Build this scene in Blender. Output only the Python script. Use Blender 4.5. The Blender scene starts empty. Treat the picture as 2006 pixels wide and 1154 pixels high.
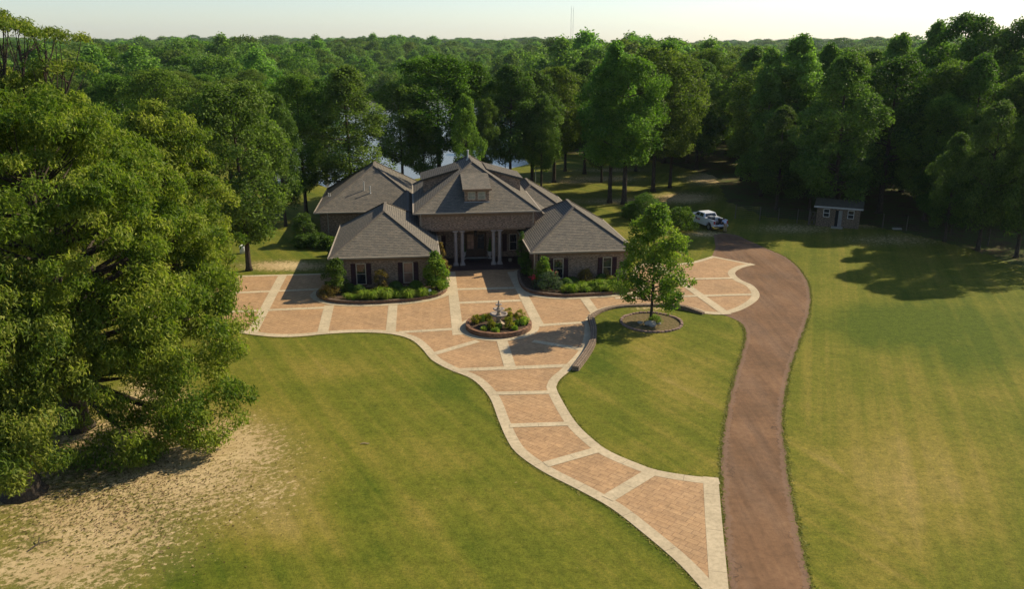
import bpy, bmesh, math, random
import numpy as np
from math import radians, sin, cos, tan, atan, pi, sqrt, hypot
from mathutils import Vector
from mathutils.geometry import tessellate_polygon

# ------------------------------------------------------------------ camera, sky, sun, exposure
F, HORIZON, CAMX, CAMY, CAMZ = 1600.0, 84.0, 1003.0, 577.0, 21.0
PITCH = atan((CAMY - HORIZON) / F)
S = bpy.context.scene
COL = S.collection
cam = bpy.data.objects.new('camera', bpy.data.cameras.new('camera'))
COL.objects.link(cam)
cam.data.sensor_width = 36.0
cam.data.lens = 36.0 * F / 2006.0
cam.data.clip_start = 0.5
cam.data.clip_end = 12000
cam.location = (0, 0, CAMZ)
cam.rotation_euler = (pi / 2 - PITCH, 0, 0)
S.camera = cam
SUN_EL, SUN_AZ = radians(35.5), radians(31)          # azimuth from +X towards +Y
world = bpy.data.worlds.new('World'); S.world = world; world.use_nodes = True
wn = world.node_tree.nodes
sky = wn.new('ShaderNodeTexSky'); sky.sky_type = 'NISHITA'; sky.sun_disc = False
sky.sun_elevation = SUN_EL; sky.sun_rotation = pi / 2 - SUN_AZ
sky.air_density = 0.9; sky.dust_density = 0.45; sky.ozone_density = 1.2; sky.altitude = 100
world.node_tree.links.new(sky.outputs[0], wn['Background'].inputs[0])
wn['Background'].inputs[1].default_value = 0.094
sl = bpy.data.lights.new('sun', 'SUN'); sl.energy = 4.8; sl.angle = radians(0.55); sl.color = (1.0, 0.86, 0.64)
sun = bpy.data.objects.new('sun', sl); COL.objects.link(sun)
sdir = Vector((cos(SUN_EL) * cos(SUN_AZ), cos(SUN_EL) * sin(SUN_AZ), sin(SUN_EL)))
sun.rotation_euler = sdir.to_track_quat('Z', 'Y').to_euler(); sun.location = (60, 60, 80)
S.view_settings.view_transform = 'Standard'; S.view_settings.look = 'None'
S.view_settings.gamma = 1.0; S.view_settings.exposure = 0.56
S.cycles.use_denoising = True
S.cycles.sample_clamp_indirect = 1.2
try:
    S.cycles.denoiser = 'OPENIMAGEDENOISE'; S.cycles.denoising_input_passes = 'RGB_ALBEDO_NORMAL'; S.cycles.denoising_prefilter = 'ACCURATE'
except Exception: pass
S.cycles.max_bounces = 5; S.cycles.diffuse_bounces = 3; S.cycles.transmission_bounces = 3
S.cycles.volume_bounces = 0; S.cycles.transparent_max_bounces = 6

rng = np.random.default_rng(7)
random.seed(5)

# ------------------------------------------------------------------ survey helpers: sight lines to real points
def ray(px, py):
    x = (px - CAMX) / F; y = (CAMY - py) / F
    return (x, cos(PITCH) + y * sin(PITCH), -sin(PITCH) + y * cos(PITCH))
def G(px, py, z=0.0):
    r = ray(px, py); t = (z - CAMZ) / r[2]
    return (r[0] * t, r[1] * t)
def proj(X, Y, Z):
    d = Y * cos(PITCH) - (Z - CAMZ) * sin(PITCH); u = Y * sin(PITCH) + (Z - CAMZ) * cos(PITCH)
    return CAMX + F * X / d, CAMY - F * u / d
HA = radians(6.9)
HO = G(860, 499.8, 3.1)
def toW(u, v): return (HO[0] + u * cos(HA) - v * sin(HA), HO[1] + u * sin(HA) + v * cos(HA))
def toL(x, y):
    x -= HO[0]; y -= HO[1]
    return (x * cos(HA) + y * sin(HA), -x * sin(HA) + y * cos(HA))
def at_dist(px, dist):            # ground x for a column of the view at distance Y
    d = dist * cos(PITCH) + CAMZ * sin(PITCH)
    return (px - CAMX) / F * d
def height_for(py, dist):
    r = ray(CAMX, py); return CAMZ + r[2] / r[1] * dist

# ------------------------------------------------------------------ objects
def tag(o, label=None, cat=None, group=None, kind=None):
    if label: o['label'] = label
    if cat: o['category'] = cat
    if group: o['group'] = group
    if kind: o['kind'] = kind
    return o
def empty(name, loc=(0, 0, 0), rz=0.0, label=None, cat=None, group=None):
    o = bpy.data.objects.new(name, None); COL.objects.link(o)
    o.location = loc; o.rotation_euler = (0, 0, rz); o.empty_display_size = 0.3
    return tag(o, label, cat, group)
def copy_tree(o, parent=None):
    c = o.copy(); COL.objects.link(c); c.parent = parent
    for ch in o.children: copy_tree(ch, c)
    return c
def link_mesh(name, me, mat=None, parent=None, smooth=False):
    if mat: me.materials.append(mat)
    if smooth: me.polygons.foreach_set('use_smooth', [True] * len(me.polygons))
    o = bpy.data.objects.new(name, me); COL.objects.link(o)
    if parent: o.parent = parent
    return o

class MB:
    """collects simple shapes into one mesh"""
    def __init__(s): s.v = []; s.f = []; s.uv = {}
    def add(s, vs, fs, uvs=None):
        b = len(s.v); s.v += [tuple(p) for p in vs]
        for i, f in enumerate(fs):
            if uvs: s.uv[len(s.f)] = uvs[i]
            s.f.append(tuple(b + k for k in f))
        return s
    def box(s, x0, x1, y0, y1, z0, z1):
        v = [(x0,y0,z0),(x1,y0,z0),(x1,y1,z0),(x0,y1,z0),(x0,y0,z1),(x1,y0,z1),(x1,y1,z1),(x0,y1,z1)]
        return s.add(v, [(0,3,2,1),(4,5,6,7),(0,1,5,4),(1,2,6,5),(2,3,7,6),(3,0,4,7)])
    def prism(s, pts, d):            # pts: ring of 3-D points, d: extrusion vector
        n = len(pts); a = [tuple(p) for p in pts]; b = [(p[0]+d[0], p[1]+d[1], p[2]+d[2]) for p in a]
        fs = [tuple(range(n))[::-1], tuple(range(n, 2*n))] + [(i, (i+1) % n, n+(i+1) % n, n+i) for i in range(n)]
        return s.add(a + b, fs)
    def bar(s, p, q, w, h=None):
        h = h or w; p = Vector(p); q = Vector(q); d = (q-p).normalized()
        up = Vector((0,0,1)) if abs(d.z) < .95 else Vector((1,0,0))
        a = d.cross(up).normalized()*w/2; b = a.cross(d).normalized()*h/2
        return s.prism([p-a-b, p+a-b, p+a+b, p-a+b], q-p)
    def tube(s, pts, rad, n=8, cap=True):
        rings = []; N = len(pts)
        for i, p in enumerate(pts):
            p = Vector(p); a = Vector(pts[max(i-1,0)]); b = Vector(pts[min(i+1,N-1)]); d = (b-a).normalized()
            up = Vector((0,1,0)) if abs(d.y) < .9 else Vector((1,0,0))
            e = d.cross(up).normalized(); g = e.cross(d)
            r = rad[i] if hasattr(rad, '__len__') else rad
            rings += [p + (e*cos(2*pi*k/n) + g*sin(2*pi*k/n))*r for k in range(n)]
        fs = [(i*n+k, i*n+(k+1) % n, (i+1)*n+(k+1) % n, (i+1)*n+k) for i in range(N-1) for k in range(n)]
        if cap: fs += [tuple(range(n))[::-1], tuple(range((N-1)*n, N*n))]
        return s.add(rings, fs)
    def lathe(s, prof, c=(0,0,0), n=24):
        vs = [(c[0]+r*cos(2*pi*k/n), c[1]+r*sin(2*pi*k/n), c[2]+z) for r, z in prof for k in range(n)]
        fs = [(i*n+k, i*n+(k+1) % n, (i+1)*n+(k+1) % n, (i+1)*n+k) for i in range(len(prof)-1) for k in range(n)]
        return s.add(vs, fs)
    def build(s, name, mat=None, parent=None, smooth=False):
        me = bpy.data.meshes.new(name); me.from_pydata(s.v, [], s.f); me.update()
        if s.uv:
            ul = me.uv_layers.new(name='UVMap')
            for p in me.polygons:
                u = s.uv.get(p.index)
                if u:
                    for k, li in enumerate(p.loop_indices): ul.data[li].uv = u[k]
        return link_mesh(name, me, mat, parent, smooth)

def quads_mesh(name, V, nq, tint=None):      # V (4*nq, 3) numpy
    me = bpy.data.meshes.new(name)
    me.vertices.add(4*nq); me.loops.add(4*nq); me.polygons.add(nq)
    me.vertices.foreach_set('co', V.astype(np.float32).ravel())
    me.loops.foreach_set('vertex_index', np.arange(4*nq, dtype=np.int32))
    me.polygons.foreach_set('loop_start', np.arange(0, 4*nq, 4, dtype=np.int32))
    if tint is not None:
        at = me.attributes.new('tint', 'FLOAT', 'FACE'); at.data.foreach_set('value', tint.astype(np.float32))
    me.update(calc_edges=True); return me

# ------------------------------------------------------------------ materials
class N:
    def __init__(s, name):
        s.m = bpy.data.materials.new(name); s.m.use_nodes = True; s.t = s.m.node_tree
        s.b = s.t.nodes['Principled BSDF']; s.out = s.t.nodes['Material Output']
    def n(s, t, **k):
        x = s.t.nodes.new(t)
        for a, b in k.items(): setattr(x, a, b)
        return x
    def set(s, sock, v):
        if hasattr(v, 'is_linked') or hasattr(v, 'links'): s.t.links.new(v, sock)
        else: sock.default_value = v if not (isinstance(v, tuple) and len(v) == 3 and sock.type == 'RGBA') else (*v, 1)
    def coord(s, kind='Object'): return s.n('ShaderNodeTexCoord').outputs[kind]
    def pos(s): return s.n('ShaderNodeNewGeometry').outputs['Position']
    def mapping(s, v, scale=(1,1,1), rot=(0,0,0), loc=(0,0,0)):
        m = s.n('ShaderNodeMapping'); s.set(m.inputs['Vector'], v)
        m.inputs['Scale'].default_value = scale; m.inputs['Rotation'].default_value = rot; m.inputs['Location'].default_value = loc
        return m.outputs[0]
    def noise(s, v, scale, detail=3, rough=.55, dist=0.0):
        x = s.n('ShaderNodeTexNoise'); s.set(x.inputs['Vector'], v); x.inputs['Scale'].default_value = scale
        x.inputs['Detail'].default_value = detail; x.inputs['Roughness'].default_value = rough; x.inputs['Distortion'].default_value = dist
        return x.outputs['Fac']
    def voro(s, v, scale, feature='F1', out='Distance'):
        x = s.n('ShaderNodeTexVoronoi', feature=feature); s.set(x.inputs['Vector'], v); x.inputs['Scale'].default_value = scale
        return x.outputs[out]
    def ramp(s, f, stops):
        x = s.n('ShaderNodeValToRGB'); s.set(x.inputs[0], f); e = x.color_ramp.elements
        while len(e) < len(stops): e.new(0.5)
        for i, (p, c) in enumerate(stops):
            e[i].position = p; e[i].color = (*c, 1) if isinstance(c, tuple) else (c, c, c, 1)
        return x.outputs[0]
    def mix(s, f, a, b, bt='MIX'):
        x = s.n('ShaderNodeMix', data_type='RGBA', blend_type=bt); s.set(x.inputs[0], f); s.set(x.inputs[6], a); s.set(x.inputs[7], b)
        return x.outputs[2]
    def math(s, op, a, b=0.0, clamp=False):
        x = s.n('ShaderNodeMath', operation=op, use_clamp=clamp); s.set(x.inputs[0], a); s.set(x.inputs[1], b)
        return x.outputs[0]
    def attr(s, name, out='Fac', ty='GEOMETRY'):
        x = s.n('ShaderNodeAttribute', attribute_name=name, attribute_type=ty); return x.outputs[out]
    def bump(s, h, strength=.5, dist=.05):
        x = s.n('ShaderNodeBump'); s.set(x.inputs['Height'], h); x.inputs['Strength'].default_value = strength; x.inputs['Distance'].default_value = dist
        return x.outputs[0]
    def brick(s, v, c1, c2, mortar, bw, bh, ms=.01, bias=0, off=.5):
        x = s.n('ShaderNodeTexBrick', offset=off); s.set(x.inputs['Vector'], v)
        s.set(x.inputs['Color1'], c1); s.set(x.inputs['Color2'], c2); s.set(x.inputs['Mortar'], mortar)
        x.inputs['Scale'].default_value = 1; x.inputs['Brick Width'].default_value = bw; x.inputs['Row Height'].default_value = bh
        x.inputs['Mortar Size'].default_value = ms; x.inputs['Bias'].default_value = bias
        return x.outputs
    def done(s, col, rough=.8, normal=None, spec=.3, metal=0):
        s.set(s.b.inputs['Base Color'], col); s.set(s.b.inputs['Roughness'], rough)
        s.b.inputs['Specular IOR Level'].default_value = spec; s.b.inputs['Metallic'].default_value = metal
        if normal is not None: s.set(s.b.inputs['Normal'], normal)
        return s.m

def plain(name, c, rough=.6, var=.15, scale=3, spec=.3, metal=0):
    k = N(name); p = k.pos(); f = k.noise(p, scale, 4)
    lo = tuple(x*(1-var) for x in c); hi = tuple(min(1, x*(1+var)) for x in c)
    return k.done(k.ramp(f, [(.3, lo), (.7, hi)]), rough, None, spec, metal)

def foliage_mat(name, a, b, c, gloss=.35, transl=.3, spread=.0):
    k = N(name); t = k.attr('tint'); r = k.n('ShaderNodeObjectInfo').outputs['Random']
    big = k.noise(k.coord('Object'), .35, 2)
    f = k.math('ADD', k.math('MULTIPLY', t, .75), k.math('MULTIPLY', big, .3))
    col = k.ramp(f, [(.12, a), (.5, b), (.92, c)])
    h = k.n('ShaderNodeHueSaturation'); k.set(h.inputs['Color'], col)
    k.set(h.inputs['Hue'], k.math('ADD', .5 - .018*spread, k.math('MULTIPLY', r, .045*spread)))
    r2 = k.math('FRACT', k.math('MULTIPLY', r, 7.31))
    k.set(h.inputs['Value'], k.math('ADD', 1 - .35*spread, k.math('MULTIPLY', r2, .7*spread)))
    k.set(h.inputs['Saturation'], k.math('ADD', 1 - .12*spread, k.math('MULTIPLY', r, .2*spread)))
    col = h.outputs[0]
    k.done(col, gloss+.15, None, .12)
    tr = k.n('ShaderNodeBsdfTranslucent'); k.set(tr.inputs[0], k.mix(1, col, (1.35, 1.55, .6), 'MULTIPLY'))
    mx = k.n('ShaderNodeMixShader'); mx.inputs[0].default_value = transl + .1
    k.t.links.new(k.b.outputs[0], mx.inputs[1]); k.t.links.new(tr.outputs[0], mx.inputs[2])
    k.t.links.new(mx.outputs[0], k.out.inputs['Surface'])
    return k.m

M = {}
M['oak'] = foliage_mat('oak_leaves', (.048,.094,.013), (.135,.188,.024), (.31,.33,.056), .42, .3, .25)
M['green'] = foliage_mat('green_leaves', (.03,.075,.012), (.095,.152,.022), (.16,.25,.04), .45, .28, .6)
M['dark'] = foliage_mat('dark_leaves', (.024,.065,.014), (.075,.13,.022), (.13,.21,.04), .45, .25, .5)
M['light'] = foliage_mat('light_leaves', (.045,.11,.02), (.125,.21,.036), (.21,.33,.075), .42, .33, .5)
M['olive'] = foliage_mat('olive_leaves', (.04,.075,.012), (.1,.15,.022), (.18,.23,.04), .45, .3, .4)
M['maple'] = foliage_mat('maple_leaves', (.045,.1,.015), (.11,.19,.025), (.25,.31,.05), .42, .35, 0)
M['shrub'] = foliage_mat('shrub_leaves', (.03,.07,.012), (.08,.14,.02), (.17,.24,.035), .4, .3, .4)
M['goldshrub'] = foliage_mat('gold_shrub_leaves', (.08,.1,.01), (.2,.2,.02), (.4,.34,.04), .45, .3, .2)
M['bronze'] = foliage_mat('bronze_leaves', (.08,.07,.02), (.16,.12,.035), (.28,.18,.06), .45, .3, .2)
M['lily'] = foliage_mat('lily_leaves', (.10,.18,.02), (.22,.32,.04), (.42,.46,.08), .4, .4, .2)
M['rose'] = foliage_mat('rose_leaves', (.03,.06,.03), (.07,.11,.06), (.14,.17,.1), .4, .25, .1)

def bark_mat():
    k = N('bark'); p = k.mapping(k.coord('Object'), (6, 6, 1.2)); f = k.noise(p, 2.2, 6, .65)
    return k.done(k.ramp(f, [(.3, (.022,.017,.012)), (.7, (.10,.08,.06))]), .9, k.bump(f, .8, .05), .1)
M['bark'] = bark_mat()

def brick_wall_mat(name='brick_wall', a=(.34,.215,.15), b=(.20,.135,.1), mort=(.42,.36,.28), scale=1):
    k = N(name); c = k.coord('Object'); sp = k.n('ShaderNodeSeparateXYZ'); k.set(sp.inputs[0], c)
    cb = k.n('ShaderNodeCombineXYZ'); k.set(cb.inputs[0], k.math('ADD', sp.outputs[0], sp.outputs[1])); k.set(cb.inputs[1], sp.outputs[2])
    o = k.brick(cb.outputs[0], a, b, mort, .21*scale, .078*scale, .011*scale)
    n1 = k.noise(c, 3.5, 5, .7); n2 = k.noise(c, .5, 3)
    cl = k.mix(.55, o['Color'], k.ramp(n1, [(.25, (.35,.35,.35)), (.75, (1,1,1))]), 'MULTIPLY')
    n3 = k.noise(k.mapping(cb.outputs[0], (5, 13, 1)), 1, 1, .5)
    cl = k.mix(.8, cl, k.ramp(n3, [(.36, (.55,.5,.45)), (.5, (1,1,1)), (.66, (1.5,1.4,1.3))]), 'MULTIPLY')
    cl = k.mix(.5, cl, k.ramp(n2, [(.3, (.75,.72,.7)), (.7, (1.1,1.05,1))]), 'MULTIPLY')
    return k.done(cl, .9, k.bump(o['Fac'], -.5, .01), .15)
M['brick'] = brick_wall_mat()
M['brickcurb'] = brick_wall_mat('curb_brick', (.27,.15,.09), (.17,.09,.055), (.2,.15,.11))

def shingle_mat():
    k = N('roof_shingles'); uv = k.coord('UV')
    o = k.brick(uv, (.185,.168,.14), (.14,.132,.115), (.06,.056,.05), .34, .2, .006, 0, .37)
    n1 = k.noise(uv, 1.2, 4, .6)
    n2 = k.noise(k.mapping(uv, (2.2, 7.5, 1)), 1.6, 2)
    cl = k.mix(.75, o['Color'], k.ramp(n2, [(.3, (.68,.66,.64)), (.5, (1,.98,.94)), (.7, (1.35,1.18,1.0))]), 'MULTIPLY')
    cl = k.mix(.5, cl, k.ramp(n1, [(.3, (.72,.76,.78)), (.7, (1.2,1.15,1.08))]), 'MULTIPLY')
    n3 = k.noise(uv, 40, 2)
    cl = k.mix(.4, cl, k.ramp(n3, [(.35, (.6,.6,.6)), (.65, (1.3,1.3,1.3))]), 'MULTIPLY')
    sp = k.n('ShaderNodeSeparateXYZ'); k.set(sp.inputs[0], uv)
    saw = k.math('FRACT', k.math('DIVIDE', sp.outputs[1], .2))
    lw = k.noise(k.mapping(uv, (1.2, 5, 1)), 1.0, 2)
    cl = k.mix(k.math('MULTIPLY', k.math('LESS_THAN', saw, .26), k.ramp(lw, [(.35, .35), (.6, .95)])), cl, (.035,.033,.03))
    return k.done(cl, .92, k.bump(k.math('SUBTRACT', 1.0, saw), .9, .05), .15)
M['shingle'] = shingle_mat()
M['ridge'] = plain('ridge_shingle', (.155,.135,.11), .9, .25, 8, .1)
M['gutter'] = plain('gutter_metal', (.36,.31,.24), .45, .1, 2)
M['trim'] = plain('brown_trim', (.2,.13,.08), .7, .15, 3)
M['shutter'] = plain('maroon_shutter', (.045,.014,.014), .5, .2, 6)
M['column'] = plain('painted_column', (.31,.265,.235), .6, .1, 3)
M['frame'] = plain('window_frame_paint', (.42,.36,.28), .5, .08)
M['white'] = plain('white_paint', (.72,.72,.7), .4, .06)
M['wood'] = plain('door_wood', (.055,.026,.013), .45, .3, 7)
M['black'] = plain('black_iron', (.02,.02,.02), .4, .2)
M['pvc'] = plain('grey_pipe', (.5,.5,.46), .5, .1)

def glass_mat(name, c=(.02,.022,.025), rough=.04):
    k = N(name); f = k.noise(k.coord('Object'), 1.5, 3)
    return k.done(k.ramp(f, [(.3, tuple(x*.6 for x in c)), (.7, tuple(x*1.6 for x in c))]), rough, k.bump(k.noise(k.coord('Object'), .8, 1), .05, .05), .8)
M['glass'] = glass_mat('window_glass')
M['curtain_and_lit_glass'] = glass_mat('glass_with_curtain_and_lit_pane', (.22,.12,.085), .25)
M['blind_glass'] = glass_mat('window_glass_with_blinds', (.2,.22,.19), .2)

def stamped_mat():
    k = N('stamped_concrete'); p = k.mapping(k.pos(), (1,1,1), (0,0,radians(38)))
    o = k.brick(p, (.44,.285,.148), (.375,.24,.125), (.235,.145,.08), .62, .34, .014, .1, .35)
    o2 = k.brick(k.mapping(p, (1,1,1), (0,0,0), (.2,.1,0)), (1,1,1), (.93,.91,.88), (.72,.67,.62), 1.24, .68, .01, 0, .3)
    cl = k.mix(.8, o['Color'], o2['Color'], 'MULTIPLY')
    n1 = k.noise(k.pos(), .35, 4, .6); n2 = k.noise(k.pos(), 2.5, 5, .65); n3 = k.noise(k.pos(), 14, 3)
    cl = k.mix(.7, cl, k.ramp(n1, [(.3, (.82,.82,.82)), (.7, (1.15,1.1,1.05))]), 'MULTIPLY')
    cl = k.mix(.7, cl, k.ramp(n2, [(.25, (.68,.66,.64)), (.5, (1,1,1)), (.75, (1.25,1.22,1.15))]), 'MULTIPLY')
    cl = k.mix(.5, cl, k.ramp(n3, [(.3, (.7,.7,.7)), (.7, (1.2,1.2,1.2))]), 'MULTIPLY')
    h = k.math('ADD', k.math('MULTIPLY', n3, .3), k.math('SUBTRACT', 1.0, o['Fac']))
    return k.done(cl, .75, k.bump(h, .4, .012), .25)
M['stamped'] = stamped_mat()
def conc_mat(name, c, joints=True):
    k = N(name); p = k.pos(); n1 = k.noise(p, .5, 4, .6); n2 = k.noise(p, 5, 5, .65); n3 = k.noise(p, 30, 2)
    cl = k.mix(.8, c, k.ramp(n1, [(.3, (.8,.8,.78)), (.7, (1.12,1.12,1.12))]), 'MULTIPLY')
    cl = k.mix(.8, cl, k.ramp(n2, [(.3, (.72,.72,.7)), (.55, (1,1,1)), (.75, (1.12,1.12,1.12))]), 'MULTIPLY')
    cl = k.mix(.5, cl, k.ramp(n3, [(.3, (.75,.75,.75)), (.7, (1.15,1.15,1.15))]), 'MULTIPLY')
    if joints:
        uv = k.coord('UV'); sp = k.n('ShaderNodeSeparateXYZ'); k.set(sp.inputs[0], uv)
        fr = k.math('FRACT', k.math('DIVIDE', k.math('ADD', sp.outputs[0], 1.45), 3.1)); ln = k.math('LESS_THAN', fr, .008)
        cl = k.mix(k.math('MULTIPLY', ln, .65), cl, (.1,.08,.06))
    return k.done(cl, .85, k.bump(n2, .2, .01), .2)
M['band'] = conc_mat('pale_concrete_band', (.50,.41,.27))
M['slab'] = conc_mat('plain_concrete', (.36,.33,.28), False)

def asphalt_mat():
    k = N('red_brown_asphalt'); p = k.pos(); e = k.attr('edge')
    n1 = k.noise(p, .22, 4, .6); n2 = k.noise(p, 3, 5, .65); n3 = k.noise(p, 45, 3, .7)
    pl = k.noise(k.mapping(p, (1, .25, 1)), .5, 3)
    cl = k.ramp(n1, [(.3, (.115,.068,.036)), (.5, (.162,.092,.048)), (.7, (.205,.12,.064))])
    cl = k.mix(k.ramp(pl, [(.45, 0.0), (.6, .45)]), cl, (.155,.102,.066))
    cl = k.mix(.7, cl, k.ramp(n2, [(.3, (.72,.7,.7)), (.6, (1.08,1.08,1.08))]), 'MULTIPLY')
    cl = k.mix(.75, cl, k.ramp(n3, [(.3, (.55,.55,.55)), (.7, (1.45,1.4,1.35))]), 'MULTIPLY')
    wt = k.noise(k.mapping(p, (1.6, .07, 1), (0,0,radians(3))), 1.2, 4, .65)
    cl = k.mix(.8, cl, k.ramp(wt, [(.33, (.78,.76,.75)), (.5, (1,1,1)), (.68, (1.2,1.17,1.14))]), 'MULTIPLY')
    wp = k.n('ShaderNodeVectorMath', operation='ADD'); k.set(wp.inputs[0], p)
    nz = k.n('ShaderNodeTexNoise'); nz.inputs['Scale'].default_value = 1.1; k.set(nz.inputs['Vector'], p)
    sc = k.n('ShaderNodeVectorMath', operation='SCALE'); k.set(sc.inputs[0], nz.outputs['Color']); sc.inputs['Scale'].default_value = .8
    k.set(wp.inputs[1], sc.outputs[0])
    cr = k.voro(wp.outputs[0], .34, 'DISTANCE_TO_EDGE'); cr2 = k.voro(wp.outputs[0], 2.6, 'DISTANCE_TO_EDGE')
    l1 = k.math('MULTIPLY', k.math('LESS_THAN', cr, .004), k.math('GREATER_THAN', k.noise(p, .17, 2), .55))
    l2 = k.math('MULTIPLY', k.math('LESS_THAN', cr2, .035), k.math('GREATER_THAN', k.math('ADD', k.math('MULTIPLY', e, .55), k.noise(p, .5, 3)), .93))
    cl = k.mix(k.math('MULTIPLY', k.math('MAXIMUM', k.math('MULTIPLY', l1, .4), l2), .6), cl, (.04,.028,.022))
    cl = k.mix(k.math('MULTIPLY', k.ramp(k.math('ADD', e, k.math('MULTIPLY', n2, .5)), [(.95, 0.0), (1.3, 1.0)]), .5), cl, (.19,.12,.08))
    return k.done(cl, .9, k.bump(n3, .35, .01), .2)
M['asphalt'] = asphalt_mat()

def ground_mat():
    k = N('lawn_and_soil'); p = k.pos()
    dirt = k.attr('dirt'); dry = k.attr('dry'); litter = k.attr('litter'); pass
    n0 = k.noise(p, .06, 4, .6); n1 = k.noise(p, .35, 5, .65); n2 = k.noise(p, 1.6, 5, .7); n3 = k.noise(p, 9, 4, .75)
    sp = k.noise(k.mapping(p, (1,1,1)), 26, 3, .8)
    strk = k.noise(k.mapping(k.mapping(p, (1,1,1), (0,0,radians(48))), (1.9, .6, 1)), 2.0, 6, .75, .6)
    # grass tone: lush .. yellow
    t = k.math('ADD', k.math('MULTIPLY', k.math('SUBTRACT', n0, .5), .42), k.math('MULTIPLY', k.math('SUBTRACT', n1, .5), .3))
    t = k.math('ADD', k.math('ADD', t, .47), k.math('MULTIPLY', dry, .36))
    n4 = k.noise(p, 3.6, 6, .8)
    sx = k.n('ShaderNodeSeparateXYZ'); k.set(sx.inputs[0], p)
    st = k.noise(k.mapping(k.mapping(p, (1,1,1), (0, 0, radians(20))), (.85, .014, 1)), 1.0, 3, .6)
    st2 = k.noise(k.mapping(k.mapping(p, (1,1,1), (0, 0, radians(-30))), (.95, .02, 1)), 1.0, 3, .6)
    sel = k.math('GREATER_THAN', sx.outputs[0], 17.0)
    t = k.math('ADD', t, k.math('MULTIPLY', k.math('SUBTRACT', k.mix(sel, st2, st), .5), .62))
    gr = k.ramp(t, [(.30, (.075,.105,.010)), (.48, (.132,.142,.018)), (.66, (.2,.175,.034)), (.95, (.31,.235,.085))])
    gr = k.mix(.8, gr, k.ramp(n2, [(.3, (.7,.72,.66)), (.6, (1.1,1.08,1.05))]), 'MULTIPLY')
    gr = k.mix(.75, gr, k.ramp(n3, [(.3, (.5,.55,.48)), (.5, (1,1,1)), (.72, (1.45,1.35,1.2))]), 'MULTIPLY')
    gr = k.mix(.8, gr, k.ramp(sp, [(.3, (.6,.62,.55)), (.7, (1.35,1.32,1.2))]), 'MULTIPLY')
    gr = k.mix(.8, gr, k.ramp(n4, [(.34, (.62,.66,.58)), (.5, (1,1,1)), (.66, (1.3,1.22,1.12))]), 'MULTIPLY')
    so = k.ramp(n1, [(.3, (.36,.26,.125)), (.7, (.52,.40,.215))])
    so = k.mix(.8, so, k.ramp(n4, [(.3, (.7,.68,.66)), (.6, (1.08,1.08,1.08))]), 'MULTIPLY')
    d = k.math('ADD', dirt, k.math('MULTIPLY', k.math('SUBTRACT', strk, .5), 1.35))
    d = k.math('ADD', d, k.math('MULTIPLY', k.math('SUBTRACT', n4, .5), 2.4))
    dm = k.ramp(d, [(.42, 0.0), (.66, 1.0)])
    gd = k.mix(k.ramp(dirt, [(.1, 0.0), (.5, .8)]), gr, k.mix(.5, gr, (.22,.17,.07)))
    cl = k.mix(dm, gd, so)
    li = k.ramp(k.math('ADD', n2, n1), [(.7, (.05,.035,.018)), (1.0, (.09,.075,.03)), (1.25, (.07,.09,.02))])
    cl = k.mix(k.ramp(k.math('ADD', litter, k.math('MULTIPLY', k.math('SUBTRACT', n2, .5), .8)), [(.4, 0.0), (.6, 1.0)]), cl, li)
    hh = k.math('ADD', k.math('MULTIPLY', n3, .5), k.math('MULTIPLY', sp, .5))
    return k.done(cl, .95, k.bump(hh, .7, .06), .1)
M['ground'] = ground_mat()
def soil_mat():
    k = N('mulch'); p = k.pos(); n = k.noise(p, 7, 5, .7)
    return k.done(k.ramp(n, [(.3, (.03,.02,.013)), (.55, (.08,.055,.035)), (.75, (.2,.13,.08))]), .95, k.bump(n, .9, .04), .1)
M['mulch'] = soil_mat()
def drymulch_mat():
    k = N('straw_mulch'); p = k.pos(); n = k.noise(p, 5, 5, .7)
    return k.done(k.ramp(n, [(.3, (.06,.07,.015)), (.5, (.13,.1,.045)), (.75, (.24,.17,.09))]), .95, k.bump(n, .9, .04), .1)
M['straw'] = drymulch_mat()
def stone_mat(name, a, b, sc=4):
    k = N(name); n = k.noise(k.coord('Object'), sc, 6, .65)
    return k.done(k.ramp(n, [(.3, a), (.7, b)]), .85, k.bump(n, .4, .02), .2)
M['caststone'] = stone_mat('cast_stone', (.27,.21,.15), (.46,.37,.26))
M['bowl'] = stone_mat('grey_cast_stone', (.20,.17,.15), (.36,.31,.27))
M['block'] = brick_wall_mat('concrete_block', (.22,.175,.125), (.18,.145,.105), (.11,.09,.07), 2)
M['edging'] = stone_mat('edging_stone', (.16,.1,.08), (.33,.23,.18), 5)
def timber_mat():
    k = N('weathered_block'); p = k.pos(); o = k.brick(k.mapping(k.coord('UV'), (1,1,1)), (.26,.195,.14), (.19,.14,.1), (.06,.048,.038), .42, .17, .018)
    n = k.noise(p, 12, 5, .7)
    cl = k.mix(.8, o['Color'], k.ramp(n, [(.3, (.45,.42,.4)), (.7, (1.35,1.35,1.3))]), 'MULTIPLY')
    return k.done(cl, .9, k.bump(k.math('ADD', n, k.math('MULTIPLY', o['Fac'], -.8)), .6, .03), .15)
M['walling'] = timber_mat()
def water_mat():
    k = N('pond_water'); n = k.noise(k.mapping(k.pos(), (1, .5, 1)), .8, 3)
    return k.done((.15,.155,.14), .25, k.bump(n, .12, .1), .5)
M['water'] = water_mat()

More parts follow.
